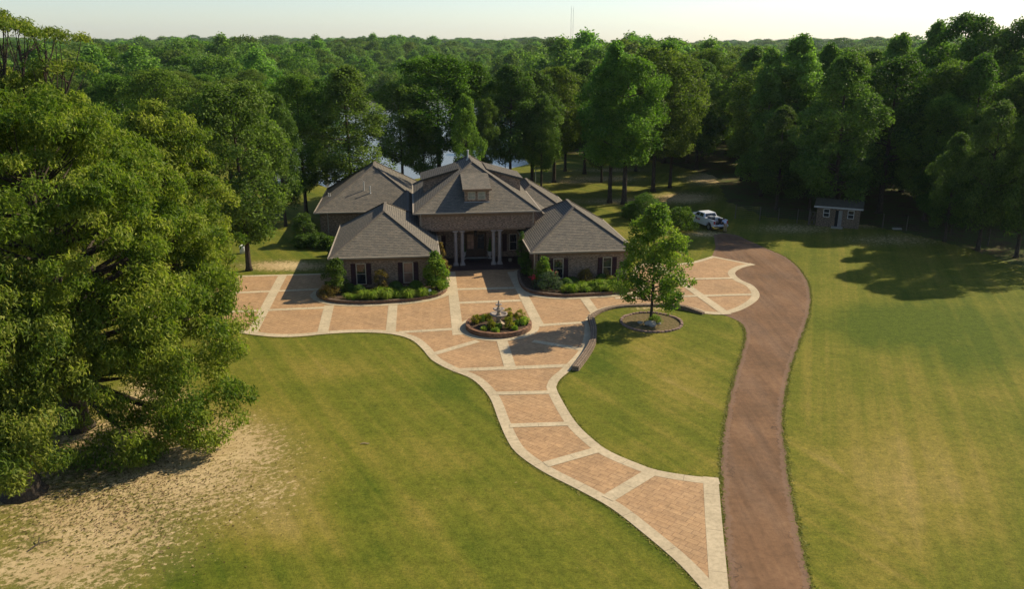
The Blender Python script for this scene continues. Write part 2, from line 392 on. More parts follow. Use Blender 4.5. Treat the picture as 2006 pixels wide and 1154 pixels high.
# ------------------------------------------------------------------ terrain
def smooth(a, b, x):
    t = np.clip((x-a)/(b-a), 0, 1); return t*t*(3-2*t)
POND = [G(x, y, -.5) for x, y in ((560,405),(600,352),(690,395),(760,362),(830,349),(925,340),(1000,332),(1040,322),(1028,308),(1022,262),(1010,205),(900,198),(700,200),(560,222),(520,350))]
def in_poly(X, Y, P):
    X = np.asarray(X); Y = np.asarray(Y); r = np.zeros(X.shape, bool); n = len(P)
    for i in range(n):
        x1, y1 = P[i]; x2, y2 = P[(i+1) % n]
        if y1 == y2: continue
        c = ((y1 > Y) != (y2 > Y)) & (X < (x2-x1)*(Y-y1)/(y2-y1)+x1); r ^= c
    return r
def seg_dist(X, Y, P, closed=True):
    d = np.full(np.shape(X), 1e9); n = len(P)
    for i in range(n if closed else n-1):
        ax, ay = P[i]; bx, by = P[(i+1) % n]; dx, dy = bx-ax, by-ay
        t = np.clip(((X-ax)*dx+(Y-ay)*dy)/(dx*dx+dy*dy+1e-9), 0, 1)
        d = np.minimum(d, np.hypot(X-ax-t*dx, Y-ay-t*dy))
    return d
def height(X, Y):
    X = np.asarray(X, float); Y = np.asarray(Y, float)
    D = np.hypot(X, Y)
    h = -3.0*smooth(170, 300, D) + 4.3*smooth(420, 1300, D)
    h = h + smooth(180, 500, D)*(2.2*np.sin(X/95+1.3)*np.cos(Y/130) + 1.5*np.sin(X/41+Y/67))
    h = h + smooth(1200, 2600, D)*(8*np.sin(X/640+2.1)+1.5)
    h = h - 5*smooth(300, 900, D)*np.exp(-((X/np.maximum(D,1)-.17)/.10)**2)
    inside = in_poly(X, Y, POND); d = seg_dist(X, Y, POND)
    h = h + np.where(inside, -.35-np.clip(d/6, 0, 1)*1.2, -.35*np.exp(-d/3.0))
    return h
def axis(lo, hi, step, outer, grow=1.22):
    a = list(np.arange(lo, hi+.01, step)); s = step
    while a[-1] < outer[1]: s *= grow; a.append(a[-1]+s)
    s = step
    while a[0] > outer[0]: s *= grow; a.insert(0, a[0]-s)
    return np.array(a)
xs = axis(-48, 62, .6, (-5200, 5200)); ys = axis(18, 172, .6, (-260, 7000))
GX, GY = np.meshgrid(xs, ys); GZ = height(GX, GY)
nx, ny = len(xs), len(ys)
me = bpy.data.meshes.new('ground')
V = np.stack([GX, GY, GZ], -1).reshape(-1, 3)
idx = np.arange(nx*ny).reshape(ny, nx)
Q = np.stack([idx[:-1,:-1], idx[:-1,1:], idx[1:,1:], idx[1:,:-1]], -1).reshape(-1, 4)
me.vertices.add(len(V)); me.loops.add(Q.size); me.polygons.add(len(Q))
me.vertices.foreach_set('co', V.astype(np.float32).ravel()); me.loops.foreach_set('vertex_index', Q.astype(np.int32).ravel())
me.polygons.foreach_set('loop_start', np.arange(0, Q.size, 4, dtype=np.int32)); me.update(calc_edges=True)
# where soil shows and where the grass is dry: surveyed patches (centre, radii in the view of the plan)
PD = GY*cos(PITCH)+(CAMZ)*sin(PITCH); ok = PD > 5
PX = CAMX+F*GX/np.where(ok, PD, 1e9); PY = CAMY-F*(GY*sin(PITCH)-CAMZ*cos(PITCH))/np.where(ok, PD, 1e9)
def blobs(L):
    a = np.zeros(GX.shape)
    for cx, cy, rx, ry, s in L:
        q = np.sqrt(((PX-cx)/rx)**2+((PY-cy)/ry)**2); a = np.maximum(a, s*np.clip(1.25-q, 0, 1)*1.0)
    return np.where(ok, a, 0)
dirt = blobs([(340,920,290,140,.72),(190,1030,250,130,.68),(455,880,140,80,.75),(520,960,110,90,.45),(40,960,200,90,.6),(110,1110,230,80,.68),(300,790,90,60,.8),(200,860,160,60,.7),
  (560,521,110,13,.8),(1240,394,150,9,.6),(1120,356,70,6,.55),(1340,388,80,14,.75),(1395,350,70,16,.75),(1200,333,90,6,.5),
  (1385,458,60,9,.6),(1275,603,60,7,.55),(1280,632,75,24,.3),(1180,350,110,9,.55),(1560,448,120,14,.5),(1750,470,150,16,.45),(340,330,60,18,.5),(1480,400,60,14,.6),
  (1340,600,60,8,.3),(1395,605,50,10,.3),(1090,760,20,8,.2),(1700,440,80,10,.5)])
dry = blobs([(1760,980,260,190,.75),(1700,1120,160,70,.6),(900,1010,260,60,.35),(790,900,140,60,.45),(1270,680,70,60,.6),(1340,760,90,90,.55),(1220,880,90,30,.35),(640,720,130,30,.55),
  (560,1000,160,190,.85),(480,860,130,90,.8),(800,700,60,40,.3),(1620,760,60,180,.4),(1900,760,140,90,.3),(1500,900,500,120,.2),(700,1130,120,30,.3)]) \
  - blobs([(1760,640,190,50,.95),(1900,700,110,60,.6),(1650,720,60,60,.4),(520,1110,200,55,.6),(700,1000,90,90,.35),(1180,700,60,50,.5),(1230,820,60,60,.35),(1640,1050,70,120,.35),(960,1050,160,60,.25),(880,760,60,30,.35),(1420,600,60,20,.4)])
FOREST_EDGE = [G(1050,303), G(1180,300), G(1300,318), G(1400,345), G(1425,395), G(1500,425), G(1700,441), G(1800,462), G(1900,487), G(2006,525), (62,55), (120,40)]
def forest_mask(X, Y):
    ed = [(-400, 175), (-60, 175)] + [(-20, 178)] + FOREST_EDGE + [(400, 30), (9000, 30), (9000, 9000), (-9000, 9000), (-9000, 175)]
    return in_poly(X, Y, ed)
lit = np.where(forest_mask(GX, GY), .9, 0.0); lit = np.where(in_poly(GX, GY, POND), 0, lit)
for nm, a in (('dirt', dirt), ('dry', dry), ('litter', lit)):
    me.attributes.new(nm, 'FLOAT', 'POINT').data.foreach_set('value', a.astype(np.float32).ravel())
g = link_mesh('ground', me, M['ground'], smooth=True); tag(g, kind='structure')
def th(x, y): return float(height(np.array([x]), np.array([y]))[0])

# pond
def poly_sheet(name, P, z, mat, kind='structure', edge_attr=None, skirt=0.0):
    tri = tessellate_polygon([[Vector((x, y, 0)) for x, y in P]])
    mb = MB(); n = len(P); vs = [(x, y, z) for x, y in P]
    up = []
    for t in tri:
        a, b, c = (Vector(vs[i]) for i in t)
        up.append(t if (b-a).cross(c-a).z > 0 else t[::-1])
    mb.add(vs, up)
    if skirt:
        mb.add(vs + [(x, y, z-skirt) for x, y in P], [(i, (i+1) % n, n+(i+1) % n, n+i) for i in range(n)])
    o = mb.build(name, mat); tag(o, kind=kind); return o
def grow(P, f):
    cx = sum(p[0] for p in P)/len(P); cy = sum(p[1] for p in P)/len(P)
    return [(cx+(x-cx)*f, cy+(y-cy)*f) for x, y in P]
poly_sheet('pond_water', grow(POND, 1.05), -.42, M['water'])

# ------------------------------------------------------------------ paving
def catmull(P, step=.5, closed=False):
    P = [Vector((p[0], p[1])) for p in P]; n = len(P); out = []
    for i in range(n if closed else n-1):
        p0 = P[(i-1) % n] if closed or i else P[0]*2-P[1]
        p1 = P[i]; p2 = P[(i+1) % n]; p3 = P[(i+2) % n] if closed or i+2 < n else P[-1]*2-P[-2]
        m = max(1, int((p2-p1).length/step))
        for k in range(m):
            t = k/m
            out.append(.5*((2*p1)+(-p0+p2)*t+(2*p0-5*p1+4*p2-p3)*t*t+(-p0+3*p1-3*p2+p3)*t**3))
    if not closed: out.append(P[-1])
    return [(p.x, p.y) for p in out]
def ribbon(P, a, b, z, mb=None, closed=False, zb=None):
    """strip between offsets a (right) and b (left) of a polyline; zb gives it thickness"""
    mb = mb or MB(); n = len(P); L = []; R = []; s = 0; U = []
    for i in range(n):
        q = P[(i-1) % n] if closed or i else P[0]; r = P[(i+1) % n] if closed or i < n-1 else P[-1]
        d = Vector((r[0]-q[0], r[1]-q[1])).normalized(); nn = Vector((-d.y, d.x))
        L.append((P[i][0]+nn.x*b, P[i][1]+nn.y*b)); R.append((P[i][0]+nn.x*a, P[i][1]+nn.y*a)); U.append(s)
        if i < n-1: s += hypot(P[i+1][0]-P[i][0], P[i+1][1]-P[i][1])
    w = abs(b-a)
    for i in range(n if closed else n-1):
        j = (i+1) % n; u0 = U[i]; u1 = U[j] if j else s+.5
        zi = z[i] if hasattr(z, '__len__') else z; zj = z[j] if hasattr(z, '__len__') else z
        mb.add([(*R[i], zi), (*R[j], zj), (*L[j], zj), (*L[i], zi)], [(0,1,2,3)], [[(u0,0),(u1,0),(u1,w),(u0,w)]])
        if zb is not None:
            mb.add([(*R[i], zb), (*R[j], zb), (*R[j], zj), (*R[i], zi)], [(0,1,2,3)], [[(u0,0),(u1,0),(u1,zj-zb),(u0,zi-zb)]])
            mb.add([(*L[j], zb), (*L[i], zb), (*L[i], zi), (*L[j], zj)], [(0,1,2,3)], [[(u1,0),(u0,0),(u0,zi-zb),(u1,zj-zb)]])
            if not closed and i == 0: mb.add([(*L[0], zb), (*R[0], zb), (*R[0], zi), (*L[0], zi)], [(0,1,2,3)], [[(0,0),(w,0),(w,.3),(0,.3)]])
            if not closed and i == n-2: mb.add([(*R[j], zb), (*L[j], zb), (*L[j], zj), (*R[j], zj)], [(0,1,2,3)], [[(0,0),(w,0),(w,.3),(0,.3)]])
    return mb
gp = lambda L: [G(x, y) for x, y in L]
ZA, ZP, ZB = .018, .03, .036
# outer edges of the drive, going up the left side and back down the right
left_edge = catmull(gp([(1440,1215),(1408,1188),(1373.8,1154),(1330.5,1107),(1259.7,1046),(1196.7,997),(1133.8,961.6),(1061,924),(1011.8,888.8),(992,860),(977,825),(958,778),(925,744),(880,725),(846,706),(826,683),(803,665),(765,655),(705,652),(640,655),(590,660),(540,661),(490,656),(420,645),(350,640)]))
left_back = gp([(300,638),(285,590),(300,548),(400,543),(490,540),(640,536),(662,534)])
left_back = catmull(left_back, 1.0)
house_fill = [toW(-8, 3), toW(-1, 6), toW(.5, 6.2), toW(8.2, 6.2), toW(9, 3), toW(17, 3)]
right_back = catmull([toW(17.6, 1.2)] + gp([(1250,519),(1290,517),(1330,517),(1362,512),(1395,502)]), 1.0)
tip = gp([(1395,502),(1480,519)])
right_curve = catmull(gp([(1480,519),(1455,525),(1440,535),(1450,548),(1475,560),(1488,577),(1480,592),(1450,609),(1415,617),(1376,615)]))
inner = catmull(gp([(1376,615),(1345,605),(1300,600),(1250,600),(1205,604),(1178,612),(1163,626),(1160,660),(1150,690),(1118,725.6),(1098,743),(1091,755),(1092.5,769),(1126,826),(1165,865),(1196.7,886.9),(1251.8,910.5),(1291,923.5),(1364,935),(1407,938)]))
end_r = gp([(1407,938),(1414,1020),(1427,1154),(1434,1215)])
PAVE = left_edge + left_back + house_fill + right_back[:-1] + tip + right_curve[1:] + inner[1:] + end_r[1:]
pv = poly_sheet('paved_drive', PAVE, ZP, M['stamped'], skirt=.08)
bm_ = MB(); W_ = .62
ribbon(left_edge, -W_, 0, ZB, bm_); ribbon(left_back, -.45, 0, ZB-.0006, bm_)
ribbon(right_back, -.5, 0, ZB, bm_); ribbon(tip, -.42, 0, ZB+.0006, bm_); ribbon(right_curve, -.68, 0, ZB+.002, bm_)
ribbon(inner, -W_, 0, ZB+.001, bm_); ribbon(end_r, -.75, 0, ZB+.0026, bm_)
BZ = ZB-.0025+.005
def band(x0, y0, x1, y1, w=.5, dz=.0):
    global BZ
    BZ += .0006
    a, b = G(x0, y0), G(x1, y1); ribbon([a, b], -w/2, w/2, BZ, bm_)
for q in ((554.6,538.8,494,653,.8),(400,577,638.8,566.8,.5),(330,617,648,603,.5),(645,599,632,653.5,.8),(770,598,765.5,652,.75),(883,533,897.5,657,.85),(1002,533,1057,641,.85),
          (892,567.6,1010,564.8,.55),(894,594.3,1020,589.5,.55),(782,652,893,645.3,.5),(1056,638.5,1146,632.5,.5),(852,694,936,669,.55),(983,667,1001,726,.8),(1044,669.5,1140,685.4,.55),
          (888,726.6,1116,717.4,.55),(1144,583.5,1166,614,.8),(966,772.3,1079,770,.5),(998,835.7,1115,831.7,.5),(1069,912,1169,883.5,.6),(1190,979,1274,928,.72),
          (1282,549,1441,545.5,.5),(1240,584,1474,577.8,.5),(1282,516,1424,617,.8),(1205,585,1240,584,.5)):
    band(*q)
FC = G(977, 642)
circ = lambda c, r, n=56: [(c[0]+r*cos(2*pi*k/n), c[1]+r*sin(2*pi*k/n)) for k in range(n)]
ribbon(circ(FC, 2.7), -.42, .3, BZ+.002, bm_, closed=True)
bedL = [toW(*p) for p in catmull([(-9.3,.6),(-10.6,.1),(-10.75,-.8),(-10.3,-2.0),(-9.3,-3.1),(-7.8,-3.75),(-5.6,-4.0),(-3.0,-3.75),(-1.1,-3.1),(.2,-1.9),(.65,-.4),(.7,1.6),(.7,3.6),(.2,4.9)])]
bedR = [toW(*p) for p in catmull([(8.2,5.0),(7.55,4.2),(7.3,2.0),(7.25,-.4),(7.5,-1.85),(8.2,-2.95),(9.3,-3.65),(10.6,-4.05),(12.6,-4.05),(14.8,-3.8),(16.8,-3.1),(17.9,-1.8),(18.1,-.4),(17.6,.7)])]
ribbon(bedL, -.55, 0, BZ+.004, bm_); ribbon(bedR, -.55, 0, BZ+.005, bm_)
bo = bm_.build('paving_bands', M['band']); tag(bo, kind='structure')

# asphalt road
rl = catmull(gp([(1440,1230),(1428,1154),(1420,1050),(1414,930),(1416,870),(1426,800),(1441,735),(1455,690),(1461,655),(1453,635),(1440,626),(1418,617)]), .35)
rr = catmull(gp([(1445,461),(1490,482),(1545,508),(1578,545),(1587,580),(1583,620),(1566,668),(1548,720),(1537,780),(1532,830),(1540,900),(1550,970),(1566,1050),(1589,1154),(1612,1240)]), .35)
jit = lambda P, a: [(x+a*(random.random()-.5), y+a*(random.random()-.5)) for x, y in P]
ROAD = jit(rl, .13) + gp([(1400,600),(1385,550),(1392,508),(1402,485),(1398,460),(1420,457)]) + jit(rr, .13)
road = poly_sheet('asphalt_road', ROAD, ZA, M['asphalt'])
# finer grid so that the worn verges can carry their own tone
bmx = bmesh.new(); bmx.from_mesh(road.data)
for ax, lo, hi in ((0, 8, 36), (1, 20, 96)):
    for k in range(lo, hi, 1):
        no = (1, 0, 0) if ax == 0 else (0, 1, 0); co = (k, 0, 0) if ax == 0 else (0, k, 0)
        bmesh.ops.bisect_plane(bmx, geom=bmx.verts[:]+bmx.edges[:]+bmx.faces[:], plane_co=co, plane_no=no)
bmx.to_mesh(road.data); bmx.free()
rv = np.array([v.co[:2] for v in road.data.vertices]); de = seg_dist(rv[:, 0], rv[:, 1], ROAD)
road.data.attributes.new('edge', 'FLOAT', 'POINT').data.foreach_set('value', (1-np.clip(de/1.1, 0, 1)).astype(np.float32))

# ------------------------------------------------------------------ plants and trees
def unit(a): return a/np.maximum(np.linalg.norm(a, axis=-1, keepdims=True), 1e-9)
def leaf_quads(r, C, Nrm, L, Wd, hang=0.0, axis_up=0.0):
    """rhombus leaves at C, facing Nrm; L length, Wd width (arrays); hang pulls the long axis down"""
    n = len(C); a = r.normal(size=(n, 3)); a[:, 2] -= hang*2.2; a[:, 2] += axis_up*2.2
    a = unit(a - (a*Nrm).sum(1, keepdims=True)*Nrm); b = np.cross(Nrm, a)
    L = L[:, None]; Wd = Wd[:, None]
    cup = Nrm*L*.12
    V = np.stack([C-a*L*.5, C+b*Wd*.5+cup, C+a*L*.5, C-b*Wd*.5+cup], 1)
    return V.reshape(-1, 3)
def clump_leaves(r, cen, rad, per, size, aspect=.6, flat=.7, hang=0.0, centre=None, tintvar=.25):
    K = len(cen); n = K*per
    k = np.repeat(np.arange(K), per); d = unit(r.normal(size=(n, 3)))
    out = unit(cen-centre) if centre is not None else np.zeros_like(cen)
    d = unit(d + .55*out[k] + np.array([0, 0, .3])*1.0)
    rr_ = rad[k]*(.45+.6*r.random(n)**.6)
    # smaller bumps inside each clump
    P = cen[k]+d*rr_[:, None]*np.array([1, 1, flat])
    P += r.normal(size=(n, 3))*size*.5
    Nn = unit(d*.5+np.array([0, 0, .3])+r.normal(size=(n, 3))*.75)
    L = size*(.7+.6*r.random(n)); V = leaf_quads(r, P, Nn, L, L*aspect, hang)
    ct = r.random(K)
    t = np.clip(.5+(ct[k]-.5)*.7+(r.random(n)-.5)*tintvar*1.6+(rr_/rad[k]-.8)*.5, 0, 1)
    return V, t, n
PROFILES = {
 'oval':  lambda t: np.sqrt(np.clip(1-(2*t-1)**2, 0, 1))*.95+.05,
 'dome':  lambda t: np.where(t < .3, .55+.45*np.sin(t/.3*pi/2), np.sqrt(np.clip(1-((t-.3)/.7)**2, 0, 1))),
 'cone':  lambda t: np.where(t < .22, .5+.5*t/.22, (1-(t-.22)/.78)**.75)+.04,
 'maple': lambda t: np.where(t < .25, .75+.25*t/.25, (1-(t-.25)/.75)**.55*.96)+.04,
 'tall':  lambda t: np.where(t < .25, .6+.4*t/.25, np.clip(1-((t-.25)/.75)**2.2, 0, 1)**.8)+.03,
}
def crown_shape(r, z0, z1, R, prof, K, jag=.28, inner=.25, lob=1.0, rmax=1.4):
    t = (np.arange(K)+.5)/K; t = t**.9; t = np.clip(t+r.normal(size=K)*.02, 0.01, .985)
    a = np.arange(K)*2.39996+r.normal(size=K)*.35
    ph = r.random(6)*6.28
    lump = 1+jag*(np.sin(2*a+ph[0]+t*5)*.5+np.sin(3*a+ph[1]-t*7)*.35+np.sin(t*17+ph[2])*.3)+r.normal(size=K)*.06
    nl_ = 9; la = r.random(nl_)*6.28; lt = (np.arange(nl_)+.3+.5*r.random(nl_))/nl_; la = np.arange(nl_)*2.4+r.normal(size=nl_)*.5
    dd_ = np.full(K, 9.0); who = np.zeros(K, int)
    for q_ in range(nl_):
        da = np.abs((a-la[q_]+pi) % (2*pi)-pi); d_ = np.hypot(da/1.1, (t-lt[q_])/.17); who = np.where(d_ < dd_, q_, who); dd_ = np.minimum(d_, dd_)
    lobe_ = 1.16-lob*.42*jag/.35*np.clip(dd_, 0, 1.2)**1.5
    a = a+(((la[who]-a+pi) % (2*pi))-pi)*.22*lob; t = np.clip(t+(lt[who]-t)*.18*lob, .01, .985)
    rad = PROFILES[prof](t)*R*np.minimum(lump, 1.22)*np.minimum(lobe_, 1.15)*np.where(r.random(K) < inner, .35+.4*r.random(K), .84); rad = np.minimum(rad, R*rmax)
    return np.stack([rad*np.cos(a), rad*np.sin(a), z0+(z1-z0)*t], 1)
def crown_mesh(name, r, z0, z1, R, prof='oval', K=90, per=150, size=.28, rc=.24, aspect=.6, hang=0.0, jag=.28, flat=.75, cen=None):
    cen = crown_shape(r, z0, z1, R, prof, K, jag) if cen is None else cen
    t = (cen[:, 2]-z0)/(z1-z0)
    rad = R*rc*(.75+.5*r.random(len(cen)))*np.clip(.55+.9*PROFILES[prof](np.clip(t, 0.02, .98)), .5, 1.15)
    c0 = np.array([0, 0, z0+(z1-z0)*.42])
    V, tt, n = clump_leaves(r, cen, rad, per, size, aspect, flat, hang, c0)
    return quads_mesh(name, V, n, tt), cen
def limbs_mb(r, top, r0, cen, nl=22, lean=(0, 0), z_first=.2, low=2.0):
    mb = MB(); N_ = 9
    pts = []; rad = []
    for i in range(N_):
        t = i/(N_-1); w = .25*t
        pts.append((lean[0]*t+sin(t*5+r.random()*.3)*w*.6, lean[1]*t+cos(t*4)*w*.5-.0, top*t))
        rad.append(r0*((1-t)**.75*.9+.06))
    rad[0] = r0*1.45; pts.insert(1, (pts[0][0]*.95+pts[1][0]*.05, 0, top*.03)); rad.insert(1, r0*1.05)
    mb.tube(pts, rad, 10)
    sel = r.permutation(len(cen))[:nl]
    for j in sel:
        c = cen[j]; zt = max(low, min(c[2]-.35*hypot(c[0], c[1]), top*.93)); t = zt/top
        k = min(int(t*(N_-1)), N_-2); f = t*(N_-1)-k; base = pts[1:] if False else None
        bx = lean[0]*t; by = lean[1]*t; rb = r0*((1-t)**.75*.9+.06)*.5
        mid = ((bx+c[0])*.5+r.normal()*.25, (by+c[1])*.5+r.normal()*.25, zt*.45+c[2]*.55-.25)
        q = [(bx, by, zt)]
        for s in (.33, .66, 1):
            q.append(tuple((1-s)**2*np.array((bx, by, zt))+2*s*(1-s)*np.array(mid)+s*s*np.array(c)))
        mb.tube(q, [rb, rb*.75, rb*.5, rb*.2], 6, False)
    return mb
def make_tree(name, seed, h, R, z0, prof, mat, label=None, cat='tree', group=None, r0=.3, loc=(0,0,0), rz=0., **kw):
    r = np.random.default_rng(seed)
    root = empty(name, loc, rz, label, cat, group)
    me_, cen = crown_mesh('crown', r, z0, h, R, prof, **kw)
    limbs_mb(r, h*.9, r0, cen, nl=kw.get('K', 90)//4, low=z0*.8).build('trunk', M['bark'], root, True)
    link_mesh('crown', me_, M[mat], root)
    return root

# prototypes (unit sized trees that get moved and copied)
KINDS = {}
def proto(key, *a, **k):
    KINDS[key] = [a, k, None]
#               seed  h   R   z0   profile mat
proto('green_oval', 11, 18, 5.0, 3.5, 'oval', 'green', r0=.3, K=150, per=190, size=.27, rc=.22, jag=.36)
proto('green_tall', 12, 19, 4.4, 3.5, 'tall', 'green', r0=.28, K=150, per=190, size=.27, rc=.22, jag=.36)
proto('dark_dome', 13, 17, 5.4, 3.0, 'dome', 'dark', r0=.32, K=150, per=190, size=.27, rc=.22, jag=.36)
proto('dark_tall', 14, 19, 4.8, 3.2, 'tall', 'dark', r0=.3, K=150, per=190, size=.27, rc=.22, jag=.36)
proto('light_cone', 15, 20, 4.4, 2.5, 'cone', 'light', r0=.27, K=160, per=170, size=.3, rc=.2, jag=.5)
proto('light_tall', 16, 20, 4.2, 2.5, 'tall', 'light', r0=.27, K=160, per=170, size=.3, rc=.2, jag=.5)
proto('olive_oval', 17, 18, 5.0, 3.0, 'oval', 'olive', r0=.3, K=150, per=190, size=.27, rc=.22, jag=.38)
proto('olive_dome', 18, 16, 5.6, 2.5, 'dome', 'olive', r0=.3, K=150, per=190, size=.27, rc=.22, jag=.38)
proto('pond_oval', 19, 18, 4.6, 5.8, 'oval', 'green', r0=.28, K=130, per=190, size=.27, rc=.22, jag=.36)
proto('light_high', 26, 20, 4.4, 5.3, 'cone', 'light', r0=.3, K=160, per=170, size=.29, rc=.2, jag=.5)
proto('green_high', 27, 18, 4.8, 5.2, 'oval', 'green', r0=.34, K=150, per=190, size=.27, rc=.22, jag=.4)
proto('olive_high', 28, 18, 5.0, 5.0, 'oval', 'olive', r0=.28, K=150, per=190, size=.27, rc=.22, jag=.38)
proto('dark_high', 29, 18, 5.0, 5.0, 'tall', 'dark', r0=.3, K=150, per=190, size=.27, rc=.21, jag=.4)
HK = {k: v[0][1] for k, v in KINDS.items()}; RK = {k: v[0][2] for k, v in KINDS.items()}
NAME = {'green': 'leafy_tree', 'dark': 'dense_tree', 'light': 'pale_green_tree', 'olive': 'olive_green_tree', 'pond': 'leafy_tree'}
def plant_tree(kind, x, y, h, R, label, group=None, rz=None, cat='tree'):
    v = KINDS[kind]
    if v[2] is None:
        v[2] = make_tree(NAME[kind.split('_')[0]], *v[0], **v[1]); o = v[2]
    else: o = copy_tree(v[2])
    o.location = (x, y, th(x, y)-.05); o.scale = (R/RK[kind], R/RK[kind], h/HK[kind])
    o.rotation_euler = (0, 0, rz if rz is not None else random.random()*6.28)
    tag(o, label, cat)
    if group: o['group'] = group
    elif 'group' in o.keys(): del o['group']
    return o
placed = []
def tree_px(kind, px, dist, top, wpx, label, group=None):
    """column of the view, distance, height of the top and width as sighted"""
    x = at_dist(px, dist); h = height_for(top, dist)-th(x, dist)
    R = wpx/2/F*(dist*cos(PITCH)+.3*(CAMZ-h*.5))/.92
    placed.append((x, dist, R)); return plant_tree(kind, x, dist, max(h, 4), R, label, group)

# left: the two big oaks in front
def oak(name, seed, x, y, h, R, z0, label, K, per, lobes=None, size=.25, r0=.75, top_sprays=True):
    r = np.random.default_rng(seed); root = empty(name, (x, y, -.05), 0, label, 'tree')
    cen = crown_shape(r, z0, h, R, 'dome', K, .24, .1, .35, 1.0)
    if lobes is not None: cen = np.concatenate([cen, lobes])
    rad = (1.05+.75*r.random(len(cen)))
    c0 = np.array([0, 0, z0+(h-z0)*.35])
    # sprays: every clump is a bundle of drooping leafy twigs
    n_sub = 5; sub = np.repeat(cen, n_sub, 0)+np.clip(r.normal(size=(len(cen)*n_sub, 3)), -1.5, 1.5)*np.array([.8, .8, .5])*np.repeat(rad, n_sub)[:, None]*.72
    V, t, n = clump_leaves(r, sub, np.repeat(rad, n_sub)*.48, per, size, .3, .7, .75, c0, .35)
    mb = limbs_mb(r, h*.82, r0, cen, nl=min(110, len(cen)), low=3.2)
    mb.build('trunk', M['bark'], root, True)
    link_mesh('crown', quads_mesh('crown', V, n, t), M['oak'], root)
    return root
T2 = G(140, 838)
def lobe(px, py, dist, base):
    x = at_dist(px, dist); return (x-base[0], dist-base[1], height_for(py, dist))
lo2 = np.array([lobe(px, py, d, T2) for px, py, d in (
  # hanging lower right sprays
  (300,790,41),(340,770,40),(370,800,40),(400,830,39.5),(395,790,40),(345,840,39),(300,850,38.5),(250,850,38.5),(240,800,39.5),(215,860,38),(430,760,41),(420,700,42),(450,680,43),(432,640,44),(440,590,45),(425,560,46),
  # bulges to the right
  (440,610,43),(400,520,46),(385,470,47),(400,640,41),(360,700,40),(330,740,40),(300,700,39),(250,740,39),(380,560,43),(430,600,42),(340,600,40),(280,640,38),(390,460,46),(350,480,44),
  (230,690,38),(205,750,38),(300,560,40),(250,600,38))])
oak('big_oak', 21, T2[0]+.3, T2[1], 17.9, 7.6, 5.2, 'huge dark green oak with drooping branches, second trunk from the left edge', 170, 250, lo2)
T1 = G(48, 966)
lo1 = np.array([lobe(px, py, d, T1) for px, py, d in (
  (80,800,34),(95,850,33.5),(85,900,33),(60,640,35),(110,620,35),(20,600,35),(80,580,35.5),(130,660,35),(-20,660,35),(60,880,33),(20,900,33),(60,820,33.5),(30,760,34),(80,740,34.5),(0,830,33),(-30,880,34),(40,700,35),(-40,780,34),(20,860,34))])
oak('big_oak', 22, T1[0], T1[1], 10.8, 2.5, 5.0, 'large oak at the left edge with its flared trunk on bare sandy soil', 45, 250, lo1, r0=.8)
# yellower oak behind the first two, and the tree whose flat spreading top stands against the sky
yx = at_dist(362, 58)
oak('spreading_oak', 23, yx, 58, height_for(205, 58)-.6, 3.2, 3.5, 'yellowish green oak rising between the big oak and the dark round tree', 60, 190, size=.3, r0=.45)
tx = at_dist(60, 62)
sky_oak = oak('spreading_oak', 24, tx, 62, height_for(118, 62)-1.0, 6.0, 4.0, 'wide oak with bare upper limbs topped by flat sprays against the sky', 85, 170, size=.33, r0=.6)
fx = at_dist(200, 78)
oak('spreading_oak', 25, at_dist(175, 76), 76, height_for(190, 76)-1, 4.0, 3.5, 'yellow green oak half hidden behind the upper right side of the big oak', 80, 140, size=.34, r0=.5)
# flat topped sprays with bare limbs (part of sky_oak)
r = np.random.default_rng(31); spr = []; mbl = MB()
for px, py, n_ in ((12,40,6),(45,48,5),(75,35,8),(105,42,8),(135,52,8),(160,62,6),(190,66,5),(90,24,5),(25,62,3),(205,70,3),(210,130,4),(190,122,3)):
    for k in range(n_):
        x = at_dist(px+r.normal()*11, 62)-tx; z = height_for(py+abs(r.normal())*4, 62); spr.append((x, r.normal()*1.6, z))
spr = np.array(spr)
V, t, n = clump_leaves(r, spr, .55+.35*r.random(len(spr)), 130, .26, .32, .5, .6, np.array([0, 0, 12.0]), .35)
link_mesh('top_spray', quads_mesh('top_spray', V, n, t), M['oak'], sky_oak)
ctr = [(12,70),(45,72),(78,62),(108,66),(140,72),(180,84),(200,128)]
for k, (px, py) in enumerate(ctr):
    g_ = np.array([at_dist(px, 62)-tx, r.normal()*.8, height_for(py+14, 62)]); side = -1.2 if px < 40 else .6+(.8 if px > 120 else 0)
    b = np.array([side, 0, 12.5]); m_ = np.array([(side+g_[0])*.55, r.normal()*.5, 12.5+(g_[2]-12.5)*.3])
    q = [tuple((1-s_)**2*b+2*s_*(1-s_)*m_+s_*s_*g_+r.normal(size=3)*.06) for s_ in np.linspace(0, 1, 8)]
    mbl.tube(q, list(np.linspace(.15, .06, 8)), 7, False)
    dd = np.abs(spr[:, 0]-g_[0]); near_ = np.argsort(dd)[:9]
    for n_ in near_:
        c = spr[n_]; t0 = .55+.4*r.random(); b2 = (1-t0)**2*b+2*t0*(1-t0)*m_+t0*t0*g_; m2 = (b2+c)/2+np.array([(c[0]-b2[0])*.25, 0, -.3])
        mbl.tube([tuple((1-s_)**2*b2+2*s_*(1-s_)*m2+s_*s_*c) for s_ in np.linspace(0, 1, 5)], [.06,.05,.04,.03,.02], 5, False)
mbl.build('bare_limbs', M['bark'], sky_oak, True)

